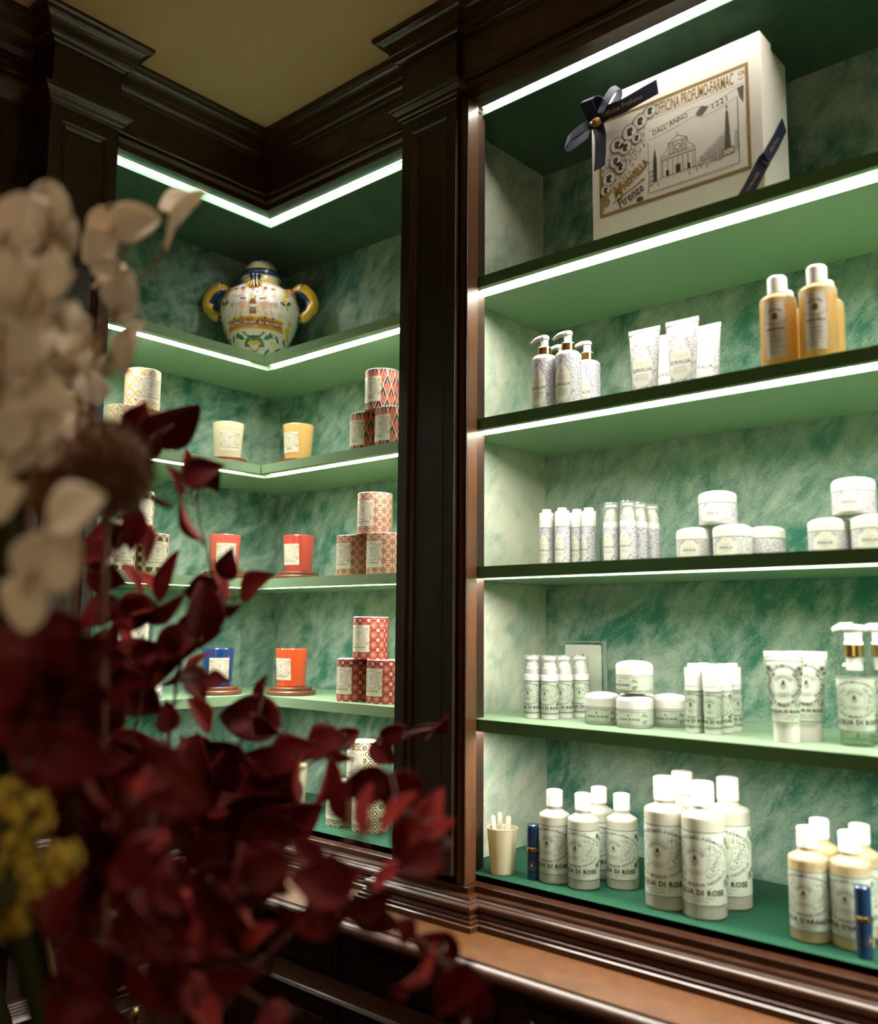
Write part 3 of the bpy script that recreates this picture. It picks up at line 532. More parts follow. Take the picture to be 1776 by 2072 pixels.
 'R9': [(1.638,-1.384,-0.169,0.26,-0.07,0.51,-0.82,0.070,1.622,-1.400,-0.185,0),(1.660,-1.433,-0.161,0.77,0.51,0.37,0.07,0.056,1.622,-1.400,-0.185,0),(1.694,-1.436,-0.205,0.24,0.18,0.36,-0.88,0.063,1.648,-1.423,-0.227,1),(1.586,-1.374,-0.274,0.88,0.01,0.43,0.18,0.076,1.639,-1.401,-0.292,1),(1.605,-1.422,-0.213,0.58,0.71,0.14,0.36,0.067,1.632,-1.409,-0.199,0),(1.653,-1.445,-0.179,0.83,0.31,0.03,0.47,0.048,1.622,-1.400,-0.185,1),(1.607,-1.398,-0.241,0.37,0.14,0.77,-0.51,0.056,1.650,-1.422,-0.243,0),(1.611,-1.386,-0.351,0.56,0.63,-0.23,0.49,0.051,1.629,-1.393,-0.320,0),(1.686,-1.459,-0.237,0.39,0.75,-0.28,0.45,0.041,1.650,-1.423,-0.235,0),(1.696,-1.433,-0.211,0.51,0.03,0.49,-0.70,0.055,1.650,-1.423,-0.235,0),(1.597,-1.388,-0.228,0.22,0.63,-0.46,0.58,0.049,1.632,-1.409,-0.199,0),(1.657,-1.404,-0.297,0.18,0.66,-0.26,0.68,0.048,1.643,-1.406,-0.280,0),(1.628,-1.421,-0.314,0.46,0.66,0.55,-0.25,0.056,1.622,-1.391,-0.338,0),(1.679,-1.405,-0.297,0.03,0.37,-0.65,0.66,0.053,1.639,-1.401,-0.292,0),(1.693,-1.438,-0.271,0.23,0.36,-0.80,0.42,0.048,1.648,-1.415,-0.260,0),(1.643,-1.428,-0.246,0.82,0.34,0.40,0.21,0.044,1.648,-1.415,-0.260,0),],
 'R10': [(1.627,-1.378,-0.331,0.86,0.07,0.47,0.17,0.064,1.645,-1.372,-0.348,1),(1.677,-1.300,-0.369,0.42,0.01,0.41,-0.81,0.031,1.667,-1.306,-0.373,0),(1.676,-1.389,-0.320,0.45,0.81,0.34,0.20,0.048,1.655,-1.343,-0.346,0),(1.615,-1.351,-0.370,0.04,0.68,-0.34,0.64,0.058,1.645,-1.372,-0.348,0),],
 'R11': [(1.218,-1.160,-0.005,0.21,-0.42,0.20,-0.86,0.045,1.261,-1.194,-0.028,1),(1.318,-1.223,-0.022,0.65,0.47,-0.41,0.43,0.068,1.261,-1.194,-0.028,0),(1.259,-1.202,-0.021,0.10,-0.21,0.86,-0.46,0.050,1.261,-1.194,-0.028,1),(1.272,-1.194,-0.026,0.38,-0.08,0.60,-0.70,0.067,1.262,-1.194,-0.035,0),(1.248,-1.214,-0.040,0.16,0.96,0.17,0.17,0.077,1.261,-1.194,-0.028,1),(1.293,-1.238,-0.089,0.64,0.66,0.11,0.37,0.043,1.263,-1.198,-0.083,0),(1.193,-1.188,-0.076,0.04,-0.68,0.09,-0.73,0.034,1.263,-1.197,-0.069,1),(1.264,-1.213,-0.120,0.78,0.52,-0.10,0.34,0.083,1.264,-1.199,-0.098,0),(1.209,-1.177,-0.066,0.63,0.17,0.62,-0.43,0.077,1.264,-1.199,-0.098,0),(1.229,-1.220,-0.119,0.67,0.52,0.52,0.09,0.068,1.263,-1.203,-0.132,0),(1.339,-1.233,-0.205,0.30,-0.20,0.78,-0.51,0.091,1.258,-1.221,-0.226,0),(1.216,-1.218,-0.194,0.71,0.65,0.19,0.20,0.064,1.261,-1.213,-0.185,1),(1.331,-1.225,-0.244,0.31,-0.30,0.65,-0.63,0.098,1.256,-1.224,-0.250,0),(1.298,-1.213,-0.263,0.48,-0.02,0.41,-0.77,0.073,1.254,-1.226,-0.277,0),(1.215,-1.181,-0.263,0.61,0.16,0.65,-0.42,0.087,1.254,-1.226,-0.277,0),(1.214,-1.207,-0.347,0.61,0.62,-0.23,0.44,0.088,1.252,-1.226,-0.308,0),(1.257,-1.257,-0.271,0.80,0.52,0.28,0.12,0.089,1.254,-1.226,-0.277,0),(1.219,-1.170,-0.355,0.47,0.03,0.72,-0.51,0.077,1.248,-1.225,-0.347,0),(1.299,-1.239,-0.312,0.65,0.34,0.55,-0.39,0.070,1.248,-1.225,-0.347,0),],
 'W1': [(1.439,-1.387,0.259,0.21,-0.17,0.81,-0.52,0.028,1.443,-1.382,0.251,0),(1.412,-1.388,0.227,0.03,0.58,-0.38,0.72,0.033,1.439,-1.384,0.234,0),(1.453,-1.384,0.379,0.40,-0.09,0.91,0.04,0.039,1.475,-1.370,0.345,0),(1.462,-1.380,0.349,0.41,-0.00,0.77,-0.48,0.045,1.466,-1.374,0.319,0),(1.481,-1.395,0.341,0.56,0.72,0.16,0.38,0.051,1.479,-1.369,0.354,0),(1.463,-1.371,0.307,0.17,-0.38,0.60,-0.68,0.035,1.460,-1.376,0.304,0),(1.428,-1.347,0.329,0.21,0.02,0.39,-0.90,0.048,1.460,-1.376,0.304,0),(1.388,-1.375,0.193,0.64,0.58,-0.40,0.32,0.045,1.433,-1.387,0.200,0),(1.393,-1.361,0.176,0.36,-0.32,0.62,-0.62,0.048,1.428,-1.389,0.165,0),(1.689,-1.540,0.021,0.73,0.62,0.01,0.30,0.047,1.414,-1.388,0.056,0),(1.407,-1.366,0.259,0.50,-0.14,0.85,0.01,0.036,1.439,-1.384,0.234,0),(1.368,-1.377,0.134,0.86,0.45,-0.05,0.21,0.036,1.423,-1.391,0.127,0),(1.449,-1.398,0.231,0.51,0.24,0.68,-0.47,0.044,1.435,-1.385,0.217,0),],
 'W2': [(1.478,-1.383,0.260,0.35,0.77,-0.22,0.48,0.045,1.448,-1.359,0.289,0),(1.427,-1.362,0.276,0.59,0.72,0.13,0.35,0.033,1.444,-1.361,0.281,0),(1.397,-1.328,0.223,0.59,0.60,-0.39,0.38,0.065,1.430,-1.368,0.247,0),(1.460,-1.288,0.423,0.50,-0.11,0.58,-0.63,0.041,1.501,-1.328,0.383,0),(1.484,-1.338,0.340,0.72,0.27,-0.47,0.44,0.083,1.499,-1.329,0.376,0),(1.457,-1.389,0.168,0.08,0.65,-0.18,0.73,0.038,1.417,-1.369,0.188,0),(1.392,-1.370,0.125,0.26,0.69,-0.14,0.67,0.053,1.409,-1.369,0.142,0),(1.451,-1.370,0.222,0.49,-0.25,0.83,-0.08,0.031,1.424,-1.369,0.224,0),],
 'W3': [(1.535,-1.481,0.297,0.14,0.75,-0.21,0.61,0.045,1.568,-1.497,0.304,0),(1.525,-1.481,0.276,0.32,0.74,0.01,0.59,0.048,1.567,-1.496,0.275,0),(1.546,-1.476,0.260,0.05,0.44,-0.61,0.65,0.040,1.567,-1.496,0.263,0),(1.547,-1.465,0.258,0.41,-0.15,0.66,-0.61,0.052,1.567,-1.495,0.237,0),(1.601,-1.527,0.150,0.47,0.70,-0.15,0.53,0.044,1.566,-1.497,0.182,0),(1.539,-1.484,0.203,0.62,0.73,-0.04,0.27,0.031,1.566,-1.496,0.210,0),(1.583,-1.490,0.189,0.39,0.65,-0.14,0.63,0.034,1.566,-1.496,0.210,0),(1.561,-1.493,0.156,0.53,0.73,0.19,0.38,0.035,1.566,-1.498,0.167,0),(1.612,-1.504,0.151,0.18,-0.23,0.74,-0.61,0.054,1.566,-1.499,0.151,0),(1.590,-1.518,0.136,0.73,0.63,0.27,0.03,0.049,1.565,-1.499,0.134,0),(1.611,-1.533,0.092,0.48,0.76,0.22,0.38,0.041,1.565,-1.499,0.116,0),(1.551,-1.501,0.092,0.48,0.80,0.30,0.19,0.037,1.564,-1.498,0.097,0),(1.504,-1.482,0.203,0.56,0.69,-0.15,0.44,0.040,1.566,-1.496,0.196,0),(1.617,-1.512,0.184,0.62,0.18,0.59,-0.49,0.041,1.566,-1.497,0.182,0),(1.568,-1.495,0.201,0.44,-0.18,0.62,-0.63,0.037,1.566,-1.496,0.196,0),(1.547,-1.490,0.287,0.00,0.53,-0.41,0.74,0.045,1.568,-1.497,0.296,0),(1.619,-1.521,0.200,0.44,0.68,-0.24,0.53,0.044,1.567,-1.495,0.237,0),(1.560,-1.498,0.227,0.41,0.23,0.77,-0.43,0.036,1.566,-1.496,0.210,0),],
 'W4': [(1.535,-1.534,0.263,0.64,0.67,0.19,0.32,0.045,1.583,-1.534,0.260,0),(1.583,-1.538,0.259,0.51,0.73,-0.23,0.40,0.038,1.583,-1.534,0.271,0),(1.618,-1.542,0.235,0.50,0.33,0.70,-0.39,0.041,1.583,-1.534,0.230,0),(1.579,-1.541,0.209,0.67,0.60,0.40,0.18,0.047,1.583,-1.534,0.211,0),(1.545,-1.532,0.174,0.48,0.75,0.13,0.42,0.053,1.583,-1.534,0.171,0),(1.518,-1.508,0.120,0.51,0.75,-0.13,0.40,0.057,1.583,-1.533,0.129,0),(1.609,-1.540,0.078,0.34,0.72,-0.14,0.59,0.043,1.582,-1.532,0.108,0),(1.584,-1.540,0.064,0.59,0.65,-0.03,0.48,0.039,1.581,-1.532,0.088,0),(1.657,-1.567,0.027,0.63,0.73,-0.04,0.27,0.035,1.580,-1.532,0.047,0),(1.553,-1.538,0.231,0.67,0.65,0.27,0.24,0.044,1.583,-1.534,0.230,0),(1.524,-1.506,0.152,0.47,0.81,-0.05,0.34,0.046,1.583,-1.533,0.150,0),(1.565,-1.532,0.220,0.70,0.13,0.70,0.00,0.047,1.583,-1.534,0.192,0),(1.574,-1.537,0.218,0.62,0.69,0.07,0.36,0.041,1.583,-1.534,0.230,0),(1.590,-1.526,0.189,0.23,0.77,-0.26,0.53,0.044,1.583,-1.534,0.211,0),(1.549,-1.529,0.079,0.66,0.69,0.15,0.24,0.046,1.581,-1.532,0.088,0),],
 'W5': [(1.682,-1.547,-0.027,0.34,0.77,0.01,0.54,0.054,1.614,-1.499,0.002,0),(1.689,-1.546,-0.017,0.43,0.28,0.75,-0.43,0.046,1.608,-1.505,-0.035,0),],
}
STEMS = {
 'R1': [(1.269,-1.227,-0.636),(1.278,-1.236,-0.576),(1.291,-1.248,-0.491),(1.303,-1.261,-0.399),(1.312,-1.271,-0.319),(1.314,-1.278,-0.251),(1.312,-1.283,-0.185),(1.310,-1.286,-0.123),(1.309,-1.287,-0.070),(1.311,-1.286,-0.026),(1.314,-1.283,0.009),(1.317,-1.278,0.039),(1.319,-1.273,0.068),(1.320,-1.267,0.097),(1.319,-1.260,0.125),(1.319,-1.253,0.148),(1.320,-1.246,0.167),(1.323,-1.240,0.180),(1.327,-1.233,0.187),(1.332,-1.227,0.191),(1.335,-1.223,0.193)],
 'R2': [(1.274,-1.223,-0.636),(1.284,-1.221,-0.567),(1.298,-1.219,-0.466),(1.313,-1.216,-0.359),(1.323,-1.212,-0.272),(1.327,-1.207,-0.210),(1.326,-1.201,-0.160),(1.324,-1.195,-0.118),(1.322,-1.187,-0.082),(1.322,-1.177,-0.055),(1.321,-1.164,-0.036),(1.321,-1.153,-0.021),(1.320,-1.146,-0.002),(1.318,-1.148,0.021),(1.317,-1.155,0.046),(1.315,-1.163,0.070),(1.313,-1.168,0.091),(1.310,-1.167,0.109),(1.308,-1.164,0.126),(1.305,-1.160,0.140),(1.304,-1.158,0.151)],
 'R3': [(1.276,-1.221,-0.636),(1.287,-1.216,-0.577),(1.304,-1.209,-0.490),(1.322,-1.200,-0.400),(1.336,-1.191,-0.329),(1.344,-1.181,-0.288),(1.350,-1.170,-0.261),(1.353,-1.158,-0.243),(1.357,-1.147,-0.224),(1.360,-1.136,-0.205),(1.363,-1.125,-0.189),(1.366,-1.115,-0.174),(1.367,-1.106,-0.162),(1.366,-1.100,-0.150),(1.364,-1.095,-0.140),(1.361,-1.092,-0.132),(1.359,-1.090,-0.126)],
 'R4': [(1.299,-1.232,-0.624),(1.314,-1.222,-0.572),(1.336,-1.209,-0.496),(1.359,-1.193,-0.415),(1.379,-1.178,-0.352),(1.393,-1.164,-0.311),(1.405,-1.149,-0.283),(1.414,-1.134,-0.262),(1.421,-1.115,-0.244),(1.425,-1.093,-0.228),(1.426,-1.068,-0.216),(1.427,-1.041,-0.208),(1.431,-1.014,-0.200),(1.441,-0.985,-0.193),(1.454,-0.954,-0.189),(1.467,-0.925,-0.186),(1.476,-0.905,-0.183)],
 'R5': [(1.526,-1.364,-0.496),(1.540,-1.357,-0.458),(1.558,-1.346,-0.403),(1.580,-1.334,-0.346),(1.599,-1.321,-0.304),(1.617,-1.306,-0.282),(1.634,-1.290,-0.271),(1.651,-1.274,-0.265),(1.665,-1.259,-0.257),(1.677,-1.244,-0.245),(1.688,-1.230,-0.233),(1.698,-1.217,-0.222),(1.706,-1.207,-0.216),(1.714,-1.198,-0.217),(1.720,-1.192,-0.222),(1.725,-1.187,-0.229),(1.728,-1.184,-0.234)],
 'R6': [(1.536,-1.367,-0.499),(1.550,-1.352,-0.472),(1.571,-1.331,-0.431),(1.594,-1.308,-0.388),(1.614,-1.287,-0.354),(1.629,-1.271,-0.331),(1.642,-1.256,-0.314),(1.654,-1.242,-0.303),(1.666,-1.229,-0.297),(1.679,-1.215,-0.299),(1.691,-1.203,-0.307),(1.703,-1.191,-0.319),(1.714,-1.180,-0.332),(1.724,-1.169,-0.348),(1.733,-1.157,-0.366),(1.741,-1.148,-0.383),(1.746,-1.141,-0.395)],
 'R7': [(1.560,-1.406,-0.476),(1.565,-1.420,-0.432),(1.573,-1.439,-0.369),(1.581,-1.459,-0.305),(1.588,-1.475,-0.254),(1.592,-1.485,-0.221),(1.596,-1.492,-0.196),(1.599,-1.498,-0.175),(1.601,-1.503,-0.157),(1.601,-1.507,-0.139),(1.601,-1.510,-0.123),(1.600,-1.512,-0.110),(1.599,-1.513,-0.101)],
 'R8': [(1.546,-1.394,-0.485),(1.554,-1.403,-0.441),(1.566,-1.416,-0.379),(1.578,-1.430,-0.314),(1.586,-1.441,-0.261),(1.589,-1.449,-0.224),(1.588,-1.455,-0.193),(1.586,-1.460,-0.167),(1.583,-1.464,-0.143),(1.579,-1.466,-0.121),(1.574,-1.468,-0.103),(1.568,-1.468,-0.088),(1.565,-1.469,-0.077)],
 'R9': [(1.557,-1.384,-0.485),(1.571,-1.385,-0.453),(1.592,-1.387,-0.407),(1.613,-1.389,-0.359),(1.629,-1.393,-0.320),(1.639,-1.401,-0.292),(1.646,-1.411,-0.270),(1.649,-1.419,-0.251),(1.650,-1.423,-0.235),(1.645,-1.421,-0.219),(1.637,-1.414,-0.205),(1.628,-1.406,-0.194),(1.622,-1.400,-0.185)],
 'R10': [(1.578,-1.390,-0.476),(1.590,-1.388,-0.452),(1.607,-1.386,-0.418),(1.625,-1.383,-0.383),(1.638,-1.379,-0.359),(1.645,-1.372,-0.348),(1.649,-1.363,-0.344),(1.652,-1.353,-0.344),(1.655,-1.343,-0.346),(1.658,-1.333,-0.350),(1.662,-1.323,-0.358),(1.665,-1.313,-0.367),(1.667,-1.306,-0.373)],
 'R11': [(1.215,-1.198,-0.671),(1.222,-1.204,-0.601),(1.232,-1.214,-0.500),(1.243,-1.222,-0.394),(1.252,-1.226,-0.308),(1.256,-1.224,-0.250),(1.260,-1.217,-0.205),(1.262,-1.209,-0.167),(1.263,-1.203,-0.132),(1.264,-1.199,-0.098),(1.263,-1.197,-0.069),(1.262,-1.195,-0.045),(1.261,-1.194,-0.028)],
 'W1': [(1.196,-1.204,-0.681),(1.198,-1.217,-0.588),(1.201,-1.237,-0.455),(1.204,-1.258,-0.312),(1.238,-1.289,-0.187),(1.335,-1.345,-0.095),(1.402,-1.381,-0.027),(1.410,-1.387,0.030),(1.418,-1.390,0.081),(1.423,-1.391,0.127),(1.428,-1.389,0.165),(1.433,-1.387,0.200),(1.439,-1.384,0.234),(1.449,-1.380,0.269),(1.460,-1.376,0.304),(1.471,-1.372,0.334),(1.479,-1.369,0.354)],
 'W2': [(1.197,-1.202,-0.681),(1.202,-1.218,-0.564),(1.210,-1.240,-0.395),(1.222,-1.264,-0.216),(1.356,-1.344,-0.069),(1.392,-1.365,0.018),(1.401,-1.369,0.087),(1.409,-1.369,0.142),(1.417,-1.369,0.188),(1.424,-1.369,0.224),(1.430,-1.368,0.247),(1.436,-1.365,0.264),(1.444,-1.361,0.281),(1.453,-1.356,0.297),(1.463,-1.349,0.310),(1.474,-1.342,0.322),(1.483,-1.336,0.335),(1.490,-1.332,0.351),(1.496,-1.330,0.368),(1.501,-1.328,0.383),(1.505,-1.327,0.394)],
 'W3': [(1.194,-1.206,-0.681),(1.192,-1.225,-0.576),(1.189,-1.253,-0.425),(1.187,-1.282,-0.264),(1.369,-1.390,-0.118),(1.557,-1.486,-0.041),(1.560,-1.493,0.011),(1.562,-1.496,0.056),(1.564,-1.498,0.097),(1.565,-1.499,0.134),(1.566,-1.498,0.167),(1.566,-1.496,0.196),(1.567,-1.495,0.224),(1.567,-1.495,0.250),(1.567,-1.496,0.275),(1.568,-1.497,0.296),(1.568,-1.497,0.310)],
 'W4': [(1.191,-1.208,-0.681),(1.183,-1.234,-0.564),(1.172,-1.273,-0.395),(1.171,-1.318,-0.215),(1.504,-1.490,-0.065),(1.577,-1.529,-0.001),(1.580,-1.532,0.047),(1.581,-1.532,0.088),(1.583,-1.533,0.129),(1.583,-1.534,0.171),(1.583,-1.534,0.211),(1.583,-1.534,0.246),(1.583,-1.534,0.271)],
 'W5': [(1.195,-1.205,-0.681),(1.195,-1.221,-0.585),(1.195,-1.244,-0.445),(1.195,-1.268,-0.301),(1.263,-1.319,-0.183),(1.405,-1.399,-0.114),(1.489,-1.445,-0.081),(1.545,-1.475,-0.062),(1.607,-1.505,-0.045),(1.609,-1.504,-0.025),(1.612,-1.501,-0.007),(1.615,-1.497,0.009),(1.618,-1.495,0.020)],
}

# ------------------------------------------------------------------ the room
ZC = 1.292
mb = MB().box((-.5, -4.2, ZC), (4.6, .4, ZC + .1), 'plaster'); struct('ceiling', mb)
mb = MB().box((-.5, -4.2, -1.65), (4.6, .4, -1.55), 'floor_dark'); struct('floor', mb)
mb = MB().box((-.14, -4.2, -1.55), (-.03, .1, ZC), 'room_wall'); struct('wall_left', mb)
mb = MB().box((-.14, .0, -1.55), (4.6, .12, ZC), 'room_wall'); mb.v = [(x, y + .03, z) for x, y, z in mb.v]; struct('wall_back', mb)

Z1, Z2, Z3, Z4, ZB, T = .6985, .3877, .0762, -.2325, -.533, .024
TOP = 1.087
# ------------------------------------------------------------------ corner display niche
A_END, B_END = -.93, .985
c = thing('display_niche', 'corner display niche lined in brushed green velvet behind the urn and candles', 'display cabinet')
part('back_panel', MB().box((-.02, A_END, ZB - .02), (0, 0, TOP + .02), 'green_velvet_left'), c)
part('back_panel', MB().box((0, 0, ZB - .02), (B_END, .02, TOP + .02), 'green_velvet'), c)
part('side_panel', MB().box((0, A_END - .02, ZB - .02), (.33, A_END, TOP + .02), 'lit_velvet'), c)
part('side_panel', MB().box((B_END, -.35, ZB - .02), (B_END + .02, 0, TOP + .02), 'lit_velvet'), c)
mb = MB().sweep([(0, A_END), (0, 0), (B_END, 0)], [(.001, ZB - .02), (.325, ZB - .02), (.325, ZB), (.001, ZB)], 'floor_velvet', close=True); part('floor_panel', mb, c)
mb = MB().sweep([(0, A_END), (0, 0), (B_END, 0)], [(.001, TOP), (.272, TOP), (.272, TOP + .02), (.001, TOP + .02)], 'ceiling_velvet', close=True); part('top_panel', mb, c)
mb = MB().sweep([(0, A_END), (0, 0), (B_END, 0)], [(.2735, TOP + .022), (.2955, TOP + .022), (.2955, TOP + .028), (.2735, TOP + .028)], 'led', close=True); part('light_strip', mb, c, 'lit white strip under the top rail')
part('leak_cover', MB().sweep([(0, A_END - .02), (0, 0), (B_END + .02, 0)], [(.0, 1.117), (.335, 1.117), (.335, 1.125), (.0, 1.125)], 'mahogany', close=True), c)  # unseen cover added to keep strip light from leaking out above
# ------------------------------------------------------------------ right display niche
XS, YB2, R_END = 1.04, -.0128, 2.5
c = thing('display_niche', 'wide display niche lined in green velvet right of the carved pilaster', 'display cabinet')
part('back_panel', MB().box((XS, YB2, ZB - .02), (R_END, YB2 + .02, TOP + .02), 'green_velvet'), c)
part('side_panel', MB().box((XS - .02, -.372, ZB - .02), (XS, YB2 + .02, TOP + .02), 'lit_velvet'), c, 'brushed velvet side, paler from strip light painted in')
part('side_panel', MB().box((R_END, -.372, ZB - .02), (R_END + .02, YB2 + .02, TOP + .02), 'lit_velvet'), c)
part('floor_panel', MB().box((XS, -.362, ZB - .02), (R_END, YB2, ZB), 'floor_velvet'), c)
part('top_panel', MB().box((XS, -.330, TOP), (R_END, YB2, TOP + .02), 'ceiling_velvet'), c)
part('light_strip', MB().box((XS, -.3515, TOP + .013), (R_END, -.3315, TOP + .019), 'led'), c, 'lit white strip under the top rail')
part('leak_cover', MB().box((XS - .02, -.39, 1.110), (R_END, YB2 + .02, 1.118), 'mahogany'), c)  # unseen cover added here too against leaking strip light

# ------------------------------------------------------------------ shelves
def arm(mb, side, o0, o1, z0, z1, mat, c0=None, g=.0006):
    """a mitred length of board on one wall: o0..o1 out from the wall"""
    e = A_END + .001 if side == 'A' else B_END - .001
    if side == 'A': f = lambda o, z, k: (o, e if k == 0 else -(o if c0 is None else c0) - g, z)
    else: f = lambda o, z, k: (e if k == 0 else (o if c0 is None else c0) + g, -o, z)
    P = [f(o0, z0, 0), f(o1, z0, 0), f(o1, z0, 1), f(o0, z0, 1), f(o0, z1, 0), f(o1, z1, 0), f(o1, z1, 1), f(o0, z1, 1)]
    return mb.add(P, [(0, 3, 2, 1), (4, 5, 6, 7), (0, 1, 5, 4), (1, 2, 6, 5), (2, 3, 7, 6), (3, 0, 4, 7)], mat)
def corner_shelf(z, label, lit=True):
    t = thing('shelf', label, 'shelf', (0, 0, z), 0, 'green shelves of the corner niche')
    for side in 'AB':
        mb = MB(); arm(mb, side, .001, .30, -.0135, 0, 'shelf_green'); arm(mb, side, .001, .246, -T, -.0135, 'shelf_green'); arm(mb, side, .277, .30, -T, -.0135, 'shelf_green')
        bd = part('shelf_board', mb, t)
        mb = MB(); arm(mb, side, .2475, .2755, -.0165, -.0140, 'led', .315 if side == 'A' else .275); part('light_strip', mb, bd, 'lit white strip')
corner_shelf(.699, 'green corner shelf at the top holding the painted urn')
corner_shelf(Z2, 'green corner shelf holding the cream and the pale orange candles')
corner_shelf(Z3, 'green corner shelf holding the dusty pink and the red candles')
corner_shelf(-.2307, 'lowest green corner shelf holding the blue and the orange-red candles')
def long_shelf(z, label):
    t = thing('shelf', label, 'shelf', (0, 0, z), 0, 'long green shelves of the right niche')
    bd = part('shelf_board', MB().box((XS + .001, -.3595, -.0135), (R_END - .001, YB2 - .001, 0), 'shelf_green').box((XS + .001, -.3595, -T), (R_END - .001, -.345, -.0135), 'shelf_green').box((XS + .001, -.3085, -T), (R_END - .001, YB2 - .001, -.0135), 'shelf_green'), t)
    part('front_edge', MB().box((XS + .001, -.361, -T), (R_END - .001, -.3597, -.0002), 'shelf_edge_unlit'), t, 'front lip, its unlit shade painted in darker green')
    part('light_strip', MB().box((XS + .004, -.3435, -.0165), (R_END - .004, -.3100, -.0140), 'led'), bd, 'lit white strip')
long_shelf(Z1, 'long green shelf at the top carrying the big white gift box')
long_shelf(Z2, 'long green shelf carrying lavender pump bottles and amber bottles')
long_shelf(Z3, 'long green shelf carrying the pyramids of lavender jars')
long_shelf(Z4, 'lowest long green shelf carrying the green-labelled jars and tubes')

# ------------------------------------------------------------------ carved wood surround
def torus_pts(cx, cz, r, a0, a1, n=7): return [(cx + r * math.cos(a0 + (a1 - a0) * i / n), cz + r * math.sin(a0 + (a1 - a0) * i / n)) for i in range(n + 1)]
def head_profile(o):   # lintel, moulding, frieze and crown above an opening; o is the frieze plane
    p = [(o - .055, 1.106), (o - .055, 1.100), (o - .007, 1.094), (o - .007, 1.110), (o - .002, 1.112)]
    p += torus_pts(o - .003, 1.118, .006, -PI / 2, PI / 2, 5) + [(o + .001, 1.126)] + torus_pts(o, 1.1335, .0075, -PI / 2, PI / 2, 6)
    p += [(o, 1.142), (o, 1.226), (o + .005, 1.228), (o + .005, 1.234)]
    return p
def crown_profile(o):
    p = [(o - .01, 1.226), (o + .003, 1.228), (o + .006, 1.233)]
    p += [(o + .006 + .014 * math.sin(t), 1.233 + .016 * (1 - math.cos(t))) for t in [PI / 2 * k / 5 for k in range(1, 6)]]
    p += [(o + .024, 1.250), (o + .024, 1.254)]
    p += [(o + .024 + .020 * (1 - math.cos(t)), 1.254 + .024 * math.sin(t)) for t in [PI / 2 * k / 5 for k in range(1, 6)]]
    p += [(o + .048, 1.279), (o + .052, 1.284), (o + .052, ZC - .0005), (o - .01, ZC - .0005)]
    return p
def scroll_ornament(mb, plane, segs):
    """grooves carved in the frieze: plane(s, z, h) -> point"""
    d = Draw()
    for s0, s1 in segs:
        z0, z1 = 1.150, 1.218; zc = (z0 + z1) / 2; r = (z1 - z0) / 2
        d.curve([(s0 + .035, z1), (s1 - .035, z1)], .0016, 'groove'); d.curve([(s0 + .035, z0), (s1 - .035, z0)], .0016, 'groove')
        for sg, s in ((1, s0), (-1, s1)):
            d.curve([(s + sg * .035, z1), (s + sg * .033, z1 - .008)] + [(s + sg * (.028 - .022 * math.sin(a)), zc + (r - .010) * math.cos(a)) for a in [PI * k / 10 for k in range(11)]] + [(s + sg * .033, z0 + .008), (s + sg * .035, z0)], .0018, 'groove')
            d.curve([(s + sg * (.018 - .022 * math.sin(a)), zc + r * .98 * math.cos(a)) for a in [PI * k / 10 for k in range(11)]], .0014, 'groove')
    for (s0, s1), (s2, s3) in zip(segs[:-1], segs[1:]):
        m_ = (s1 + s2) / 2; d.line(m_ - .004, 1.150, m_ - .004, 1.218, .0016, 'groove'); d.line(m_ + .004, 1.150, m_ + .004, 1.218, .0016, 'groove')
    for p in d.items: mb.add([plane(x, y) for x, y in p[0]], p[1], p[2])
c = thing('entablature', 'dark carved wood lintel, frieze and cornice over the corner niche', 'cornice')
Lp = [(0, -.90), (0, 0), (.97, 0)]
part('lintel', MB().sweep(Lp, head_profile(.345), 'mahogany_trim'), c)
part('crown_moulding', MB().sweep(Lp, crown_profile(.345), 'mahogany_trim'), c)
mb = MB(); scroll_ornament(mb, lambda s, z: (s, -.3458, z), [(.42, .66), (.70, .96)]); part('carved_ornament', mb, c)
mb = MB(); scroll_ornament(mb, lambda s, z: (.3458, -s, z), [(.42, .62), (.66, .86)]); part('carved_ornament', mb, c)
c = thing('entablature', 'dark carved wood lintel, frieze and cornice over the wide right niche', 'cornice')
Rp = [(1.098, 0), (R_END, 0)]
part('lintel', MB().sweep(Rp, [(o, z - .008 if z < 1.101 else z) for o, z in head_profile(.405)], 'mahogany_trim'), c)
part('crown_moulding', MB().sweep(Rp, crown_profile(.400), 'mahogany_trim'), c)
mb = MB(); scroll_ornament(mb, lambda s, z: (s, -.4058, z), [(1.06, 1.145), (1.17, 1.42), (1.45, 1.75), (1.80, 2.1)]); part('carved_ornament', mb, c)

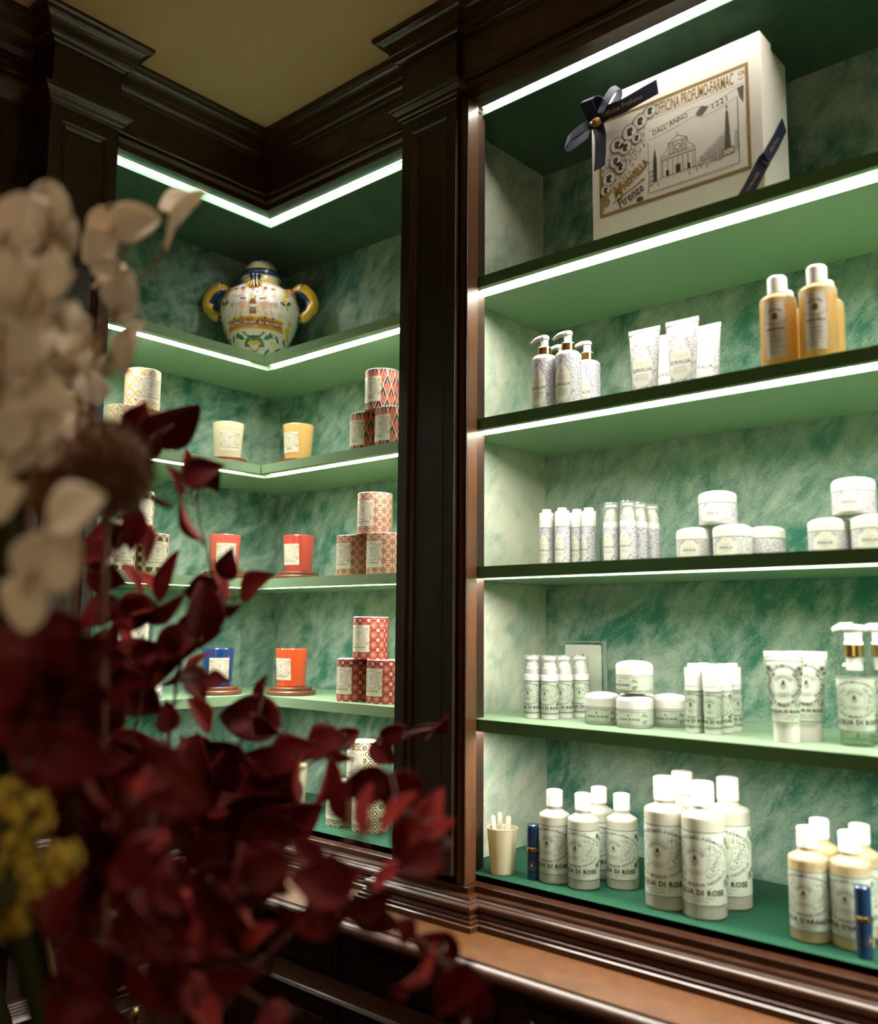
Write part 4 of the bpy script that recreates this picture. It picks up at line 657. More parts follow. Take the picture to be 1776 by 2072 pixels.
def pilaster(label, ox, oy, ang, w, zb):
    """front faces local -y, width along +x, front plane local y=0"""
    t = thing('pilaster', label, 'pilaster', (ox, oy, 0), ang)
    zt = 1.092; st = .028
    mb = MB().box((0, .010, zb), (w, .10, ZC - .001), 'mahogany')
    mb.box((0, 0, zb), (st, .0105, zt), 'mahogany', .0012).box((w - st, 0, zb), (w, .0105, zt), 'mahogany', .0012)
    mb.box((st, 0, zb), (w - st, .0105, zb + .030), 'mahogany').box((st, 0, zt - .036), (w - st, .0105, zt), 'mahogany')
    part('shaft', mb, t)
    mb = MB(); z0, z1 = zb + .030, zt - .036
    for k, (a, b_) in enumerate(((0, .0), (.004, .005), (.007, .004), (.013, .009))):
        if k == 3: break
        a2, b2 = ((.004, .005), (.007, .004), (.013, .0095))[k]
        X0, X1, Za, Zb_ = st + a, w - st - a, z0 + a, z1 - a; x0, x1, za, zb2 = st + a2, w - st - a2, z0 + a2, z1 - a2
        P = [(X0, b_, Za), (X1, b_, Za), (X1, b_, Zb_), (X0, b_, Zb_), (x0, b2, za), (x1, b2, za), (x1, b2, zb2), (x0, b2, zb2)]
        mb.add(P, [(0, 1, 5, 4), (1, 2, 6, 5), (2, 3, 7, 6), (3, 0, 4, 7)], 'mahogany_trim')
    part('panel_moulding', mb, t)
    path = [(0, .085), (0, 0), (w, 0), (w, .085)]
    prof = [(-.002, 1.086), (.002, 1.088), (.004, 1.094), (.008, 1.097), (.010, 1.103), (.019, 1.110), (.021, 1.113), (.024, 1.114), (.024, 1.121), (-.002, 1.124)]
    part('capital', MB().sweep(path, prof, 'mahogany_trim'), t)
    mb = MB().box((.0, .0, 1.122), (w, .0105, 1.232), 'mahogany'); part('frieze_block', mb, t)
    part('crown_moulding', MB().sweep(path, crown_profile(0), 'mahogany_trim'), t)
    return t
pilaster('dark wood pilaster with a long sunk panel between the two lit niches', .937, -.42, 0, .161, -.530)
pilaster('dark wood pilaster at the far left behind the white leaves', .42, -.99, PI / 2, .161, -.530)
# jamb of the right opening, seen edge-on and lit by the strips
c = thing('door_frame', 'reddish brown wood frame strip along the left edge of the right niche', 'frame')
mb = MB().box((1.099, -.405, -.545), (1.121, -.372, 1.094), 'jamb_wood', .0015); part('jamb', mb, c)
mb = MB().box((1.113, -.409, -.545), (1.1225, -.404, 1.094), 'mahogany_trim', .001); part('bead', mb, c)
mb = MB().box((.985, -.372, -.553), (XS - .021, -.34, 1.2), 'mahogany'); part('stile', mb, c)
# panelling left of the far pilaster
c = thing('wall_panelling', 'very dark wood door panelling at the left edge beyond the pilaster', 'panelling')
mb = MB().box((0, -1.9, -1.5), (.33, -.989, 1.29), 'mahogany'); part('panel', mb, c)
mb = MB().box((.33, -1.9, -.55), (.345, -1.06, 1.07), 'mahogany', .003).box((.345, -1.85, -.5), (.352, -1.10, 1.02), 'mahogany', .003); part('raised_panel', mb, c)
mb = MB().sweep([(0, -2.2), (0, -1.0)], [(.33, 1.10), (.335, 1.105), (.345, 1.115), (.35, 1.13), (.35, 1.14), (.335, 1.145), (.335, 1.155), (.341, 1.158), (.335, 1.161), (.335, 1.171), (.341, 1.174), (.335, 1.177), (.335, 1.187), (.341, 1.190), (.335, 1.193), (.335, 1.203), (.34, 1.206), (.335, 1.21), (.34, 1.225), (.36, 1.24), (.365, 1.255), (.39, 1.27), (.395, ZC - .001), (0, ZC - .001)], 'mahogany_trim'); part('ribbed_cornice', mb, c)

# sill mouldings that run along the foot of both niches and break forward round the pilasters
sp = [(0, ZB + .0), (0, -.545), (.024, -.5455), (.0255, -.547), (.0255, -.558), (.040, -.5585), (.0415, -.561)]
sp += [(.0415 + .006 * (1 - math.cos(t)), -.561 - .006 * math.sin(t)) for t in [PI / 2 * k / 3 for k in range(1, 4)]]
sp += torus_pts(.0475, -.5765, .0085, PI / 2, -PI / 2, 9) + [(.052, -.5855), (.053, -.588)]
sp += torus_pts(.0545, -.5905, .003, PI / 2, -PI / 2, 4) + [(.058, -.594)] + torus_pts(.0605, -.5970, .003, PI / 2, -PI / 2, 4) + [(.066, -.6005), (.069, -.602), (.069, -.612), (0, -.612)]
path = [(.325, -1.03), (.325, -.998), (.385, -.998), (.385, -.822), (.325, -.822), (.325, -.325), (.930, -.325), (.930, -.385), (1.106, -.385), (1.106, -.362), (R_END, -.362)]
c = thing('sill_moulding', 'polished reddish brown stepped wood moulding under both lit niches', 'moulding')
part('moulding', MB().sweep(path, sp, 'mahogany_trim', False), c)
# continuous counter top with a rounded nosing
c = thing('counter_top', 'orange-brown polished wood counter top running round the corner', 'counter')
pr = [(.30, -.612), (.552, -.612), (.5535, -.6145), (.556, -.6150)] + torus_pts(.556, -.6265, .0115, PI / 2, -PI / 2, 10) + [(.548, -.640), (.30, -.640)]
part('top', MB().sweep([(0, -1.03), (0, 0), (R_END, 0)], [(.30, -.612), (.5515, -.612), (.5515, -.640), (.30, -.640)], 'counter_wood', close=True), c)
part('nosing', MB().sweep([(0, -1.03), (0, 0), (R_END, 0)], [(.5515, -.6135), (.5555, -.6140)] + torus_pts(.5555, -.6265, .0125, PI / 2, -PI / 2, 12) + [(.5515, -.640)], 'mahogany_trim', True, close=True), c)
# base cabinets
def base_cab(label, P0, ang, L, knobs):
    """local x along the front, front plane y=0 facing -y"""
    t = thing('base_cabinet', label, 'cabinet', (*P0, 0), ang)
    part('body', MB().box((0, .004, -1.5), (L, .42, -.6405), 'mahogany'), t)
    part('cove_moulding', MB().sweep([(0, 0), (L, 0)], [(0, -.672), (.006, -.668), (.012, -.664), (.026, -.656), (.036, -.650), (.036, -.6405), (0, -.6405)], 'mahogany_trim'), t)
    rib = [(0, -.792), (.018, -.789), (.030, -.787), (.034, -.782), (.030, -.777)]
    for k in range(5): o = .028 - k * .005; rib += [(o, -.775 + k * .004), (o - .001, -.772 + k * .004)]
    rib += [(0, -.752)]
    part('reeded_ledge', MB().sweep([(0, 0), (L, 0)], rib, 'mahogany_trim'), t)
    n = max(1, round(L / .42)); w = L / n
    fronts = {}
    for i in range(n):
        x0, x1 = i * w + .03, (i + 1) * w - .03
        dr = part('drawer_front', MB().box((x0, -.008, -.742), (x1, .004, -.678), 'mahogany', .003).box((x0 + .012, -.012, -.732), (x1 - .012, -.008, -.688), 'mahogany', .002), t)
        dl = part('door_panel', MB().box((x0, -.008, -1.40), (x1, .004, -.802), 'mahogany', .003).box((x0 + .03, -.013, -1.36), (x1 - .03, -.008, -.83), 'mahogany', .004), t); fronts[(i, True)] = dr; fronts[(i, False)] = dl
    for k, (kx, kz) in enumerate(knobs):
        kb = MB().lathe([(0, .0), (.015, 0), (.016, .002), (.0135, .004), (.0125, .0035), (.010, .005), (.0065, .006), (.005, .010), (.0065, .014), (.005, .018), (0, .019)], 'brass_dark', 24)
        kb.v = [(x + kx, -z - .012, y + kz) for x, y, z in kb.v]; part('knob', kb, fronts[(min(n - 1, int(kx / w)), kz > -.77)])
    return t
base_cab('dark wood base cabinet below the counter on the left wall', (.50, -1.0), PI / 2, .50, [(.267, -.849)])
base_cab('dark wood base cabinet below the counter on the right wall', (.50, -.50), 0, R_END - .5, [(.221, -.70), (.227, -.84), (.85, -.71)])

# ------------------------------------------------------------------ products
PROTO = {}
def put(kind, builder, x, y, z, rz, label, cat, group, *a):
    key = (kind,) + a
    if key in PROTO: return dup(PROTO[key], (x, y, z), math.radians(rz), label, group)
    t = thing(kind, label, cat, (x, y, z), math.radians(rz), group); builder(t, *a); PROTO[key] = t; return t

# candle in its drum-shaped paper box
def b_drum(t, wrap, title, ink):
    r, h = .044, .103
    mb = MB().lathe([(0, 0), (r - .0006, 0), (r, .0006), (r, h * .80), (r - .0004, h * .802), (r - .0004, h * .805), (r, h * .807), (r, h - .0008)], [wrap] * 7, 56, uv=True)
    part('drum', mb, t)
    mb = MB().lathe([(r, h - .0008), (r - .0008, h), (0, h)], 'card_white', 56); part('lid', mb, t, 'pale lid top')
    d = farmacia(.060, .066, title, 'paper_bright', ink, 'ink_gold_soft', 'candela profumata - scented candle', '250 g  8.8 OZ', 5, False, tsize=.0052 if len(title) > 11 else .0062, medal=True)
    lb = d.to(MB(), cyl(r, h * .49)); part('label', lb, t)
def drum(x, y, z, rz, wrap, title, label, group): return put('candle_box', b_drum, x, y, z, rz, label, 'box', group, wrap, title, 'ink_gold')
def b_candle(t, mat, wax, title):
    h = .100; ro, ri = .0435, .0368
    rr = lambda z: ri + (ro - ri) * z / h
    part('glass', MB().lathe([(0, 0), (ri - .002, 0), (ri, .002), (rr(h * .5), h * .5), (ro, h - .001), (ro - .0008, h), (ro - .002, h - .0006), (ro - .0028, h * .86)], mat, 48), t)
    wx = part('wax', MB().lathe([(ro - .0028, h * .84), (0, h * .84)], wax, 32), t)
    part('wick', MB().tube([(0, 0, h * .84), (.001, 0, h * .93)], .0008, 'ink', 6), wx)
    d = farmacia(.056, .058, title, 'paper_bright', 'ink_gold', 'ink_gold_soft', 'candela profumata', '', 9, False, tsize=.0046 if len(title) > 11 else .0056)
    part('label', d.to(MB(), cyl(rr, h * .47)), t)
def b_coaster(t):
    part('base_disc', MB().lathe([(0, 0), (.064, 0), (.067, .002), (.067, .009), (.064, .0115), (.054, .012)], 'coaster_wood', 56), t)
    part('top_disc', MB().lathe([(.055, .0115), (.0555, .013), (.0555, .019), (.053, .021), (0, .0212)], 'coaster_wood', 56), t)
plain('glass_cream', (.76, .68, .48), .2, coat=.5); plain('glass_apricot', (.78, .46, .16), .2, coat=.5); plain('glass_pink', (.60, .11, .08), .15, coat=.6)
plain('glass_red', (.52, .07, .05), .15, coat=.6); plain('glass_blue', (.01, .045, .19), .12, coat=.7); plain('glass_orange', (.72, .09, .025), .12, coat=.7); plain('wax', (.80, .70, .50), .5)
def candle(x, y, z, rz, mat, title, colour, where):
    put('coaster', b_coaster, x, y, z, 0, 'round two-step dark wood stand under the %s candle' % colour, 'stand', 'wooden candle stands')
    put('candle', b_candle, x, y, z + .0213, rz, '%s glass candle %s' % (colour, where), 'candle', 'glass candles', mat, 'wax', title)
sA, sB = 'glass', 'b'
GA = 'patterned candle boxes in the corner niche'
candle(.200, -.341, Z2, 62, 'glass_cream', 'ACQUA DELLA REGINA', 'cream', 'left of the corner on the second shelf')
candle(.334, -.200, Z2, 12, 'glass_apricot', 'FRESIA', 'pale orange', 'right of the corner on the second shelf')
candle(.200, -.338, Z3, 62, 'glass_pink', 'ROSA GARDENIA', 'dusty pink', 'left of the corner on the third shelf')
candle(.349, -.200, Z3, 12, 'glass_red', 'ROSA NOVELLA', 'brick red', 'right of the corner on the third shelf')
candle(.205, -.350, -.2307, 62, 'glass_blue', 'ANGELI DI FIRENZE', 'deep blue', 'left of the corner on the fourth shelf')
candle(.350, -.215, -.2307, 8, 'glass_orange', 'MELOGRANO', 'bright orange-red', 'right of the corner on the fourth shelf')
candle(.369, -.220, ZB, 8, 'glass_cream', 'POT POURRI', 'ivory', 'on the niche floor half hidden by red leaves')
H = .103
for (x0, y0, x1, y1, xt, yt, z, rz, wrap, title, look) in (
        (.222, -.668, .222, -.577, .222, -.622, Z2, 82, 'wrap_lozenge', 'ACQUA DELLA REGINA', 'orange lattice'),
        (.222, -.669, .222, -.577, .222, -.625, Z3, 82, 'wrap_moorish', 'ROSA GARDENIA', 'tan and green tile pattern'),
        (.222, -.668, .222, -.577, .222, -.622, -.2307, 82, 'wrap_rings', 'ANGELI DI FIRENZE', 'blue and white ring pattern'),
        (.634, -.222, .728, -.225, .690, -.225, Z2, -2, 'wrap_ogee', 'FRESIA', 'red and black pointed-arch pattern'),
        (.604, -.232, .706, -.225, .671, -.225, Z3, -2, 'wrap_petal', 'ROSA NOVELLA', 'peach petal pattern'),
        (.616, -.232, .714, -.225, .664, -.225, -.2307, -2, 'wrap_star', 'MELOGRANO', 'dark red star pattern'),
        (.579, -.225, .672, -.225, .640, -.215, ZB, -2, 'wrap_tile', 'POT POURRI', 'black on cream tile pattern')):
    a, b_ = ('left', 'right')
    drum(x0, y0, z, rz, wrap, title, 'round candle box in %s, bottom %s of its pyramid' % (look, a), GA)
    drum(x1, y1, z, rz, wrap, title, 'round candle box in %s, bottom %s of its pyramid' % (look, b_), GA)
    drum(xt, yt, z + H, rz + 4, wrap, title, 'round candle box in %s, on top of its pyramid' % look, GA)

# bottles with a domed shoulder
def b_bottle(t, r, hb, hc, mat, title, sub, num, bg, ts):
    hs = hb
    p = [(0, 0), (r - .003, 0), (r, .003), (r, hs - .006), (r - .0012, hs - .0025), (r - .0045, hs - .0003), (r * .64, hs + .003), (r * .50, hs + .006), (r * .47, hs + .012), (r * .47, hs + .018)]
    bt = part('bottle', MB().lathe(p, mat, 48), t)
    rc = r * .525; zc0 = hs + .012
    part('cap', MB().lathe([(rc * .9, zc0), (rc, zc0 + .0005), (rc, zc0 + hc - .003), (rc - .001, zc0 + hc - .001), (rc - .004, zc0 + hc), (0, zc0 + hc)], 'cap_white', 36), t, 'white screw cap')
    lh = hb * .72
    d = farmacia(r * 3.9, lh, title, bg, 'ink', 'ink_soft', sub, num, 21, True, rx=r * 1.55, tsize=ts, green=True, nsprig=230)
    part('label', d.to(MB(), cyl(r, hb * .49)), t)
GR = 'frosted rose water bottles on the niche floor'
BS = ('frosted', 'ACQUA DI ROSE', 'Acqua di Rose - Rose Water', '100 ml e 3.4 fl. oz', 'paper_green')
def sb(x, y, rz, label): put('bottle', lambda t: b_bottle(t, .0298, .129, .031, *BS, .0098), x, y, ZB, rz, label, 'bottle', GR)
sb(1.2553, -.2954, 4, 'small frosted rose water bottle beside the blue atomiser near the cup')
sb(1.3181, -.2912, 0, 'small frosted rose water bottle, frontmost of the small group')
sb(1.300, -.205, 4, 'small frosted rose water bottle, rearmost of the small group')
sb(1.372, -.240, -3, 'small frosted rose water bottle, rightmost of the small group')
def lb(x, y, rz, label): put('large_bottle', lambda t: b_bottle(t, .0367, .170, .040, 'frosted', 'ACQUA DI ROSE', 'Acqua di Rose - Rose Water', '500 ml e 16.9 fl. oz', 'paper_green', .0115), x, y, ZB, rz, label, 'bottle', GR)
lb(1.4903, -.2915, 5, 'tall frosted rose water bottle, leftmost of the tall group')
lb(1.5640, -.2945, 2, 'tall frosted rose water bottle, frontmost of the tall group')
lb(1.483, -.209, 5, 'tall frosted rose water bottle, rearmost of the tall group')
lb(1.5735, -.213, -4, 'tall frosted rose water bottle, rear right of the tall group')
def ob(x, y, rz, label): put('orange_water_bottle', lambda t: b_bottle(t, .0303, .129, .031, 'frosted_warm', 'AL FIOR D\'ARANCIO', 'Acqua di Fior d\'Arancio', '100 ml e 3.4 fl. oz', 'paper_green', .0088), x, y, ZB, rz, label, 'bottle', 'yellowish orange-blossom bottles at the bottom right')
ob(1.7422, -.2952, 4, 'yellowish orange-blossom bottle with its label in full view, front left')
ob(1.8030, -.2836, 0, 'yellowish orange-blossom bottle directly behind the right blue atomiser')
ob(1.733, -.214, 6, 'yellowish orange-blossom bottle, rear left of its group')
ob(1.797, -.213, -5, 'yellowish orange-blossom bottle cut by the picture edge, rear right')

# amber toner bottles
def b_amber(t):
    r = .030; hs = .128
    part('bottle', MB().lathe([(0, 0), (r - .003, 0), (r, .003), (r, hs - .018), (r, hs - .006), (r - .002, hs - .002), (r - .006, hs + .001), (r * .56, hs + .003), (r * .5, hs + .006), (r * .5, hs + .010)], ['amber_liquid'] * 3 + ['amber_shoulder'] * 6, 48), t)
    rc = r * .535
    part('cap', MB().lathe([(rc * .9, hs + .006), (rc, hs + .0065), (rc + .0002, hs + .034), (rc - .002, hs + .037), (0, hs + .0375)], 'cap_white', 36), t, 'white screw cap')
    w, h = .036, .096; d = Draw(); n = 24; P = []; fs = []
    for i in range(n + 1):
        y = h / 2 - h * i / n; q = abs(y) / (h / 2); ww = w / 2 * (1.0 - .10 * q ** 3 + .03 * math.cos(q * 12)); ww *= 1 - (.12 if q > .93 else 0)
        P += [(ww * (-1 + k / 4), y) for k in range(9)]
    for i in range(n):
        for k in range(8): fs.append((9 * i + k, 9 * i + 9 + k, 9 * i + 10 + k, 9 * i + 1 + k))
    d.poly(P, 'paper', fs); d.up()
    edge = [(P[9 * i + 8][0] * .93, P[9 * i + 8][1] * .96) for i in range(n + 1)]
    d.curve(edge, .0004, 'ink_brown'); d.curve([(-a, b) for a, b in edge], .0004, 'ink_brown'); d.curve([edge[0], (0, edge[0][1] - .003), (-edge[0][0], edge[0][1])], .0004, 'ink_brown'); d.curve([edge[-1], (0, edge[-1][1] + .002), (-edge[-1][0], edge[-1][1])], .0004, 'ink_brown')
    d.arctext('OFFICINA', 0, h * .26, .0135, .0105, .0050, 'ink', bold=.03); crest(d, 0, h * .25, .0085, 'ink_brown')
    d.disc(0, h * .24, .0045, .0055, 'ink_brown'); d.arctext('Profumo-Farmaceutica', 0, h * .34, .026, .022, .0042, 'ink_soft', lower=True)
    d.sprig(3, 26, lambda x, y: (-.013, .013, h * .06, h * .105) if x is None else True, .0007, 'ink_brown')
    d.text('S.M.NOVELLA', 0, h * .015, .0056, 'ink', bold=.04, narrow=.9); d.text('FONDATA NELL\'ANNO 1221', 0, -h * .05, .0024, 'ink_soft'); d.text('TONICO', 0, -h * .12, .0052, 'ink_soft'); d.text('PER LA PELLE', 0, -h * .19, .0047, 'ink_soft', narrow=.9)
    d.text('SKIN TONIC', 0, -h * .245, .0034, 'ink_soft'); d.text('250 ML e 8.4 FL. OZ', 0, -h * .31, .0036, 'ink_soft', narrow=.9); d.sprig(4, 30, lambda x, y: (-.011, .011, -h * .43, -h * .37) if x is None else True, .0008, 'ink')
    part('label', d.to(MB(), cyl(r, hs * .50)), t)
GB = 'amber toner bottles on the second shelf'
for x, y, rz, l in ((1.735, -.312, 10, 'amber toner bottle, leftmost, its cream label turned slightly left'), (1.803, -.316, 10, 'amber toner bottle with the whole cream label in view, frontmost'),
                    (1.718, -.236, 10, 'amber toner bottle mostly hidden between the two front amber bottles'), (1.789, -.238, 10, 'amber toner bottle rearmost at the right, only its side showing')):
    put('toner_bottle', b_amber, x, y, Z2, rz, l, 'bottle', GB)

# lotion pump bottles
def pump_head(t, z, rb, mat='white_gloss', s=1.0):
    part('collar', MB().lathe([(.0140 * s, z), (.0142 * s, z + .0005), (.0142 * s, z + .016), (.0135 * s, z + .0165), (0, z + .0168)], 'gold', 32), t, 'gold metal collar')
    hm = MB().lathe([(.0135 * s, z + .0168), (.0120 * s, z + .019), (.0080 * s, z + .0195), (.0078 * s, z + .034), (.0095 * s, z + .0355), (.0100 * s, z + .040), (.0085 * s, z + .043), (0, z + .0438)], mat, 24)
    pts = [(0, 0, z + .039), (-.012, 0, z + .0405), (-.022, 0, z + .0395), (-.031, 0, z + .0355), (-.036, 0, z + .0325)]
    hm.tube(pts, [.0062, .0060, .0050, .0036, .0028], mat, 10); part('pump_head', hm, t)
def b_lotion(t):
    r = .0268; h = .122
    part('bottle', MB().lathe([(0, 0), (r - .002, 0), (r, .002), (r, h - .008)], 'damask_lavender', 48, uv=True).lathe([(r, h - .008), (r - .001, h - .004), (r - .005, h), (.0150, h + .0015), (.014, h + .003)], 'white_plastic', 48), t)
    pump_head(t, h + .002, r)
    d = cartouche(.037, .082, ('paper_bright', 'ink_lav', 'ink_gold'), ['Latte da Toeletta', 'Cleansing Milk', '250 ml e 8.4 fl. oz']); part('label', d.to(MB(), cyl(r, .056)), t)
GI = 'lavender-patterned bottles on the second shelf'
for x, y, rz, l in ((1.2420, -.2999, -2, 'white pump bottle with lavender damask, leftmost of four'), (1.2955, -.2935, 2, 'tallest-looking white lavender pump bottle in front of the others'),
                    (1.290, -.212, 4, 'white lavender pump bottle at the right rear of the cluster'), (1.236, -.226, 8, 'white lavender pump bottle hidden behind, only its nozzle showing')):
    put('pump_bottle', b_lotion, x, y, Z2, rz, l, 'bottle', GI)

# squeezed tubes standing on their caps
def b_tube(t, h, wt, wb, mat, capmat, lab):
    hc = .028 if lab == 'rose' else .016; mb = MB(); n = 28; rows = []
    K = 9
    for k in range(K + 1):
        f = k / K; z = hc + (h - .009 - hc) * f; a = wb / 2 + (wt / 2 - wb / 2) * f; b_ = wb * .40 * (1 - f) ** .8 + .0012
        rows.append([(a * math.cos(2 * PI * i / n), b_ * math.sin(2 * PI * i / n), z) for i in range(n)])
    P = wt * 1.1
    for k in range(K):
        uvs = [[(P * (i + q[0]) / n, rows[k + q[1]][0][2]) for q in ((0, 0), (1, 0), (1, 1), (0, 1))] for i in range(n)]
        mb.add(rows[k] + rows[k + 1], [(i, (i + 1) % n, n + (i + 1) % n, n + i) for i in range(n)], mat, True, uvs)
    part('tube', mb, t)
    part('crimp', MB().box((-wt / 2, -.0014, h - .0095), (wt / 2, .0014, h), 'white_plastic', .0006), t, 'flat white crimped end')
    rows = []
    for z, s in ((0, .97), (.0008, 1), (hc, 1.0), (hc + .0004, .9)): rows.append([(wb / 2 * s * math.cos(2 * PI * i / n), wb * .40 * s * math.sin(2 * PI * i / n), z) for i in range(n)])
    mb = MB()
    for k in range(3): mb.add(rows[k] + rows[k + 1], [(i, (i + 1) % n, n + (i + 1) % n, n + i) for i in range(n)], capmat, True)
    mb.add(rows[0], [tuple(range(n))[::-1]], capmat); part('cap', mb, t)
    def fn(x, y, hh):
        z = y; f = max(0, min(1, (z - hc) / (h - .009 - hc))); a = wb / 2 + (wt / 2 - wb / 2) * f; b_ = wb * .40 * (1 - f) ** .8 + .0012
        x = max(-a * .985, min(a * .985, x)); return (x, -b_ * math.sqrt(max(0, 1 - (x / a) ** 2)) - .0004 - hh, z)
    if lab == 'rose':
        d = farmacia(wt * .93, h - hc - .018, 'ACQUA DI ROSE', 'paper_green', 'ink', 'ink_soft', 'Gel Detergente - Cleansing Gel', '100 ml e 3.4 fl. oz', 31, False, tsize=.0062, green=True, nsprig=150)
        zc = hc + (h - hc) / 2 - .005
    else:
        d = cartouche(.040, .078, ('paper_bright', 'ink_lav', 'ink_gold'), ['Crema Esfoliante', 'Exfoliating Cream', '100 ml e 3.4 fl. oz']); zc = .060
    part('label', d.to(MB(), lambda x, y, hh: fn(x, y + zc, hh)), t)
for x, y, rz, l in ((1.462, -.280, 2, 'white lavender tube, front left, standing on its cap'), (1.543, -.283, 2, 'white lavender tube, front right and tallest'),
                    (1.482, -.222, 4, 'white lavender tube half hidden between the two front tubes'), (1.560, -.225, 0, 'white lavender tube at the rear right of the tubes')):
    put('cream_tube', lambda t: b_tube(t, .141, .066, .048, 'damask_grey', 'white_plastic', 'idralia'), x, y, Z2, rz, l, 'tube', 'white lavender cream tubes')
for x, y, rz, l in ((1.711, -.283, 6, 'green-labelled rose tube in front, crest in full view'), (1.732, -.236, 4, 'green-labelled rose tube behind and right of the other')):
    put('gel_tube', lambda t: b_tube(t, .148, .066, .041, 'paper_green', 'white_plastic', 'rose'), x, y, Z4, rz, l, 'tube', 'green-labelled rose tubes')

# slim bottles with a plain white cap (serum / stick)
def b_slim(t, kind):
    r = .0155; hl = .0835 if kind == 'lav' else .082
    if kind == 'lav':
        mb = MB().lathe([(0, 0), (r - .001, 0), (r, .001), (r, hl)], 'damask_lavender', 36, uv=True)
    else:
        mb = MB().lathe([(0, 0), (r - .001, 0), (r, .001), (r, .009)], 'white_plastic', 36).lathe([(r + .0002, .009), (r + .0002, hl - .006)], 'paper_green', 36).lathe([(r, hl - .006), (r, hl)], 'white_plastic', 36)
    part('bottle', mb, t)
    part('cap', MB().lathe([(r * .92, hl), (r * .92, hl + .0008), (r, hl + .0012), (r, hl + .032), (r - .001, hl + .033), (r * .64, hl + .0335), (r * .62, hl + .0395), (r * .55, hl + .0405), (0, hl + .0405)], 'cap_white', 36), t, 'white stepped cap')
    if kind == 'lav': d = cartouche(.026, .060, ('paper_bright', 'ink_lav', 'ink_gold'), ['Siero Viso - Face Serum', '30 ml e 1.0 fl. oz']); zc = .040
    else: d = farmacia(r * 4.2, hl - .017, 'ACQUA DI ROSE', 'paper_green', 'ink', 'ink_soft', 'Tonico - Tonic', '30 ml e 1.0 fl. oz', 41, True, rx=r * 1.8, tsize=.0068, green=True, nsprig=160, medal=True); zc = .0425
    part('label', d.to(MB(), cyl(r + .0002, zc)), t)
GS = 'slim lavender serum bottles on the third shelf'
for x, y, rz, l in ((1.200, -.2360, 4, 'slim lavender serum bottle, leftmost of its group'), (1.241, -.2390, 2, 'slim lavender serum bottle, front centre'), (1.2195, -.1970, 4, 'slim lavender serum bottle, rear left, only its cap showing'),
                    (1.252, -.200, 2, 'slim lavender serum bottle, second from right of its group'), (1.285, -.206, -30, 'slim lavender serum bottle, rightmost, turned so only damask shows')):
    put('serum_bottle', lambda t: b_slim(t, 'lav'), x, y, Z3, rz, l, 'bottle', GS)
for x, y, rz, l in ((1.5378, -.2640, 4, 'slim green-labelled stick bottle, front left'), (1.5740, -.2640, 2, 'slim green-labelled stick bottle, frontmost of the group'), (1.577, -.225, -32, 'slim green-labelled stick bottle, behind right of the frontmost'),
                    (1.576, -.184, 55, 'slim green-labelled stick bottle, rearmost at the right'), (1.535, -.216, 6, 'slim green-labelled stick bottle, hidden at the back left')):
    put('slim_bottle', lambda t: b_slim(t, 'rose'), x, y, Z4, rz, l, 'bottle', 'slim green-labelled bottles on the fourth shelf')

# foaming pumps under clear caps
def b_foam(t, kind):
    r = .0178 if kind == 'rose' else .0158; hl = .078 if kind == 'rose' else .076
    if kind == 'lav': mb = MB().lathe([(0, 0), (r - .001, 0), (r, .001), (r, hl)], 'damask_lavender', 36, uv=True)
    else: mb = MB().lathe([(0, 0), (r - .001, 0), (r, .001), (r, .009)], 'white_plastic', 36).lathe([(r + .0002, .009), (r + .0002, hl)], 'paper_green', 36)
    part('bottle', mb, t)
    z = hl
    pm = MB().lathe([(r, z), (r, z + .0105), (r * .90, z + .0115), (r * .88, z + .024), (r * .72, z + .0255), (r * .70, z + .033), (r * .52, z + .034), (r * .52, z + .040), (r * .70, z + .0415), (r * .70, z + .046), (0, z + .0472)], 'cap_white', 32)
    pm.tube([(0, 0, z + .042), (-r * .8, 0, z + .0405)], [r * .25, r * .16], 'cap_white', 8); part('pump', pm, t)
    part('clear_cap', MB().lathe([(r * .97, z + .0110), (r * .97, z + .0490), (r * .94, z + .0500), (0, z + .0500)], 'clear_cap', 36), t, 'transparent plastic over-cap')
    if kind == 'lav': d = cartouche(.026, .058, ('paper_bright', 'ink_lav', 'ink_gold'), ['Mousse Detergente', 'Cleansing Mousse']); zc = .040
    else: d = farmacia(r * 4.0, hl - .011, 'ACQUA DI ROSE', 'paper_green', 'ink', 'ink_soft', 'Crema Viso - Face Cream', '50 ml e 1.7 fl. oz', 51, True, rx=r * 1.75, tsize=.0072, green=True, nsprig=160); zc = .0440
    part('label', d.to(MB(), cyl(r + .0002, zc)), t)
for x, y, rz, l in ((1.3500, -.2260, 0, 'lavender mousse pump under a clear cap, leftmost of its group'), (1.3905, -.2300, -4, 'lavender mousse pump under a clear cap, front centre'),
                    (1.396, -.193, -32, 'lavender mousse pump under a clear cap, third from left, only damask showing'), (1.403, -.156, -28, 'lavender mousse pump under a clear cap, rear right')):
    put('mousse_pump', lambda t: b_foam(t, 'lav'), x, y, Z3, rz, l, 'pump bottle', 'lavender mousse pumps under clear caps')
for x, y, rz, l in ((1.1760, -.2560, 2, 'green-labelled airless pump under a clear cap, leftmost'), (1.2150, -.2500, -2, 'green-labelled airless pump under a clear cap, second from left and foremost'),
                    (1.223, -.2090, 6, 'green-labelled airless pump under a clear cap, third from left'), (1.236, -.168, 24, 'green-labelled airless pump under a clear cap, rightmost beside the acrylic frame')):
    put('airless_pump', lambda t: b_foam(t, 'rose'), x, y, Z4, rz, l, 'pump bottle', 'green-labelled airless pumps')

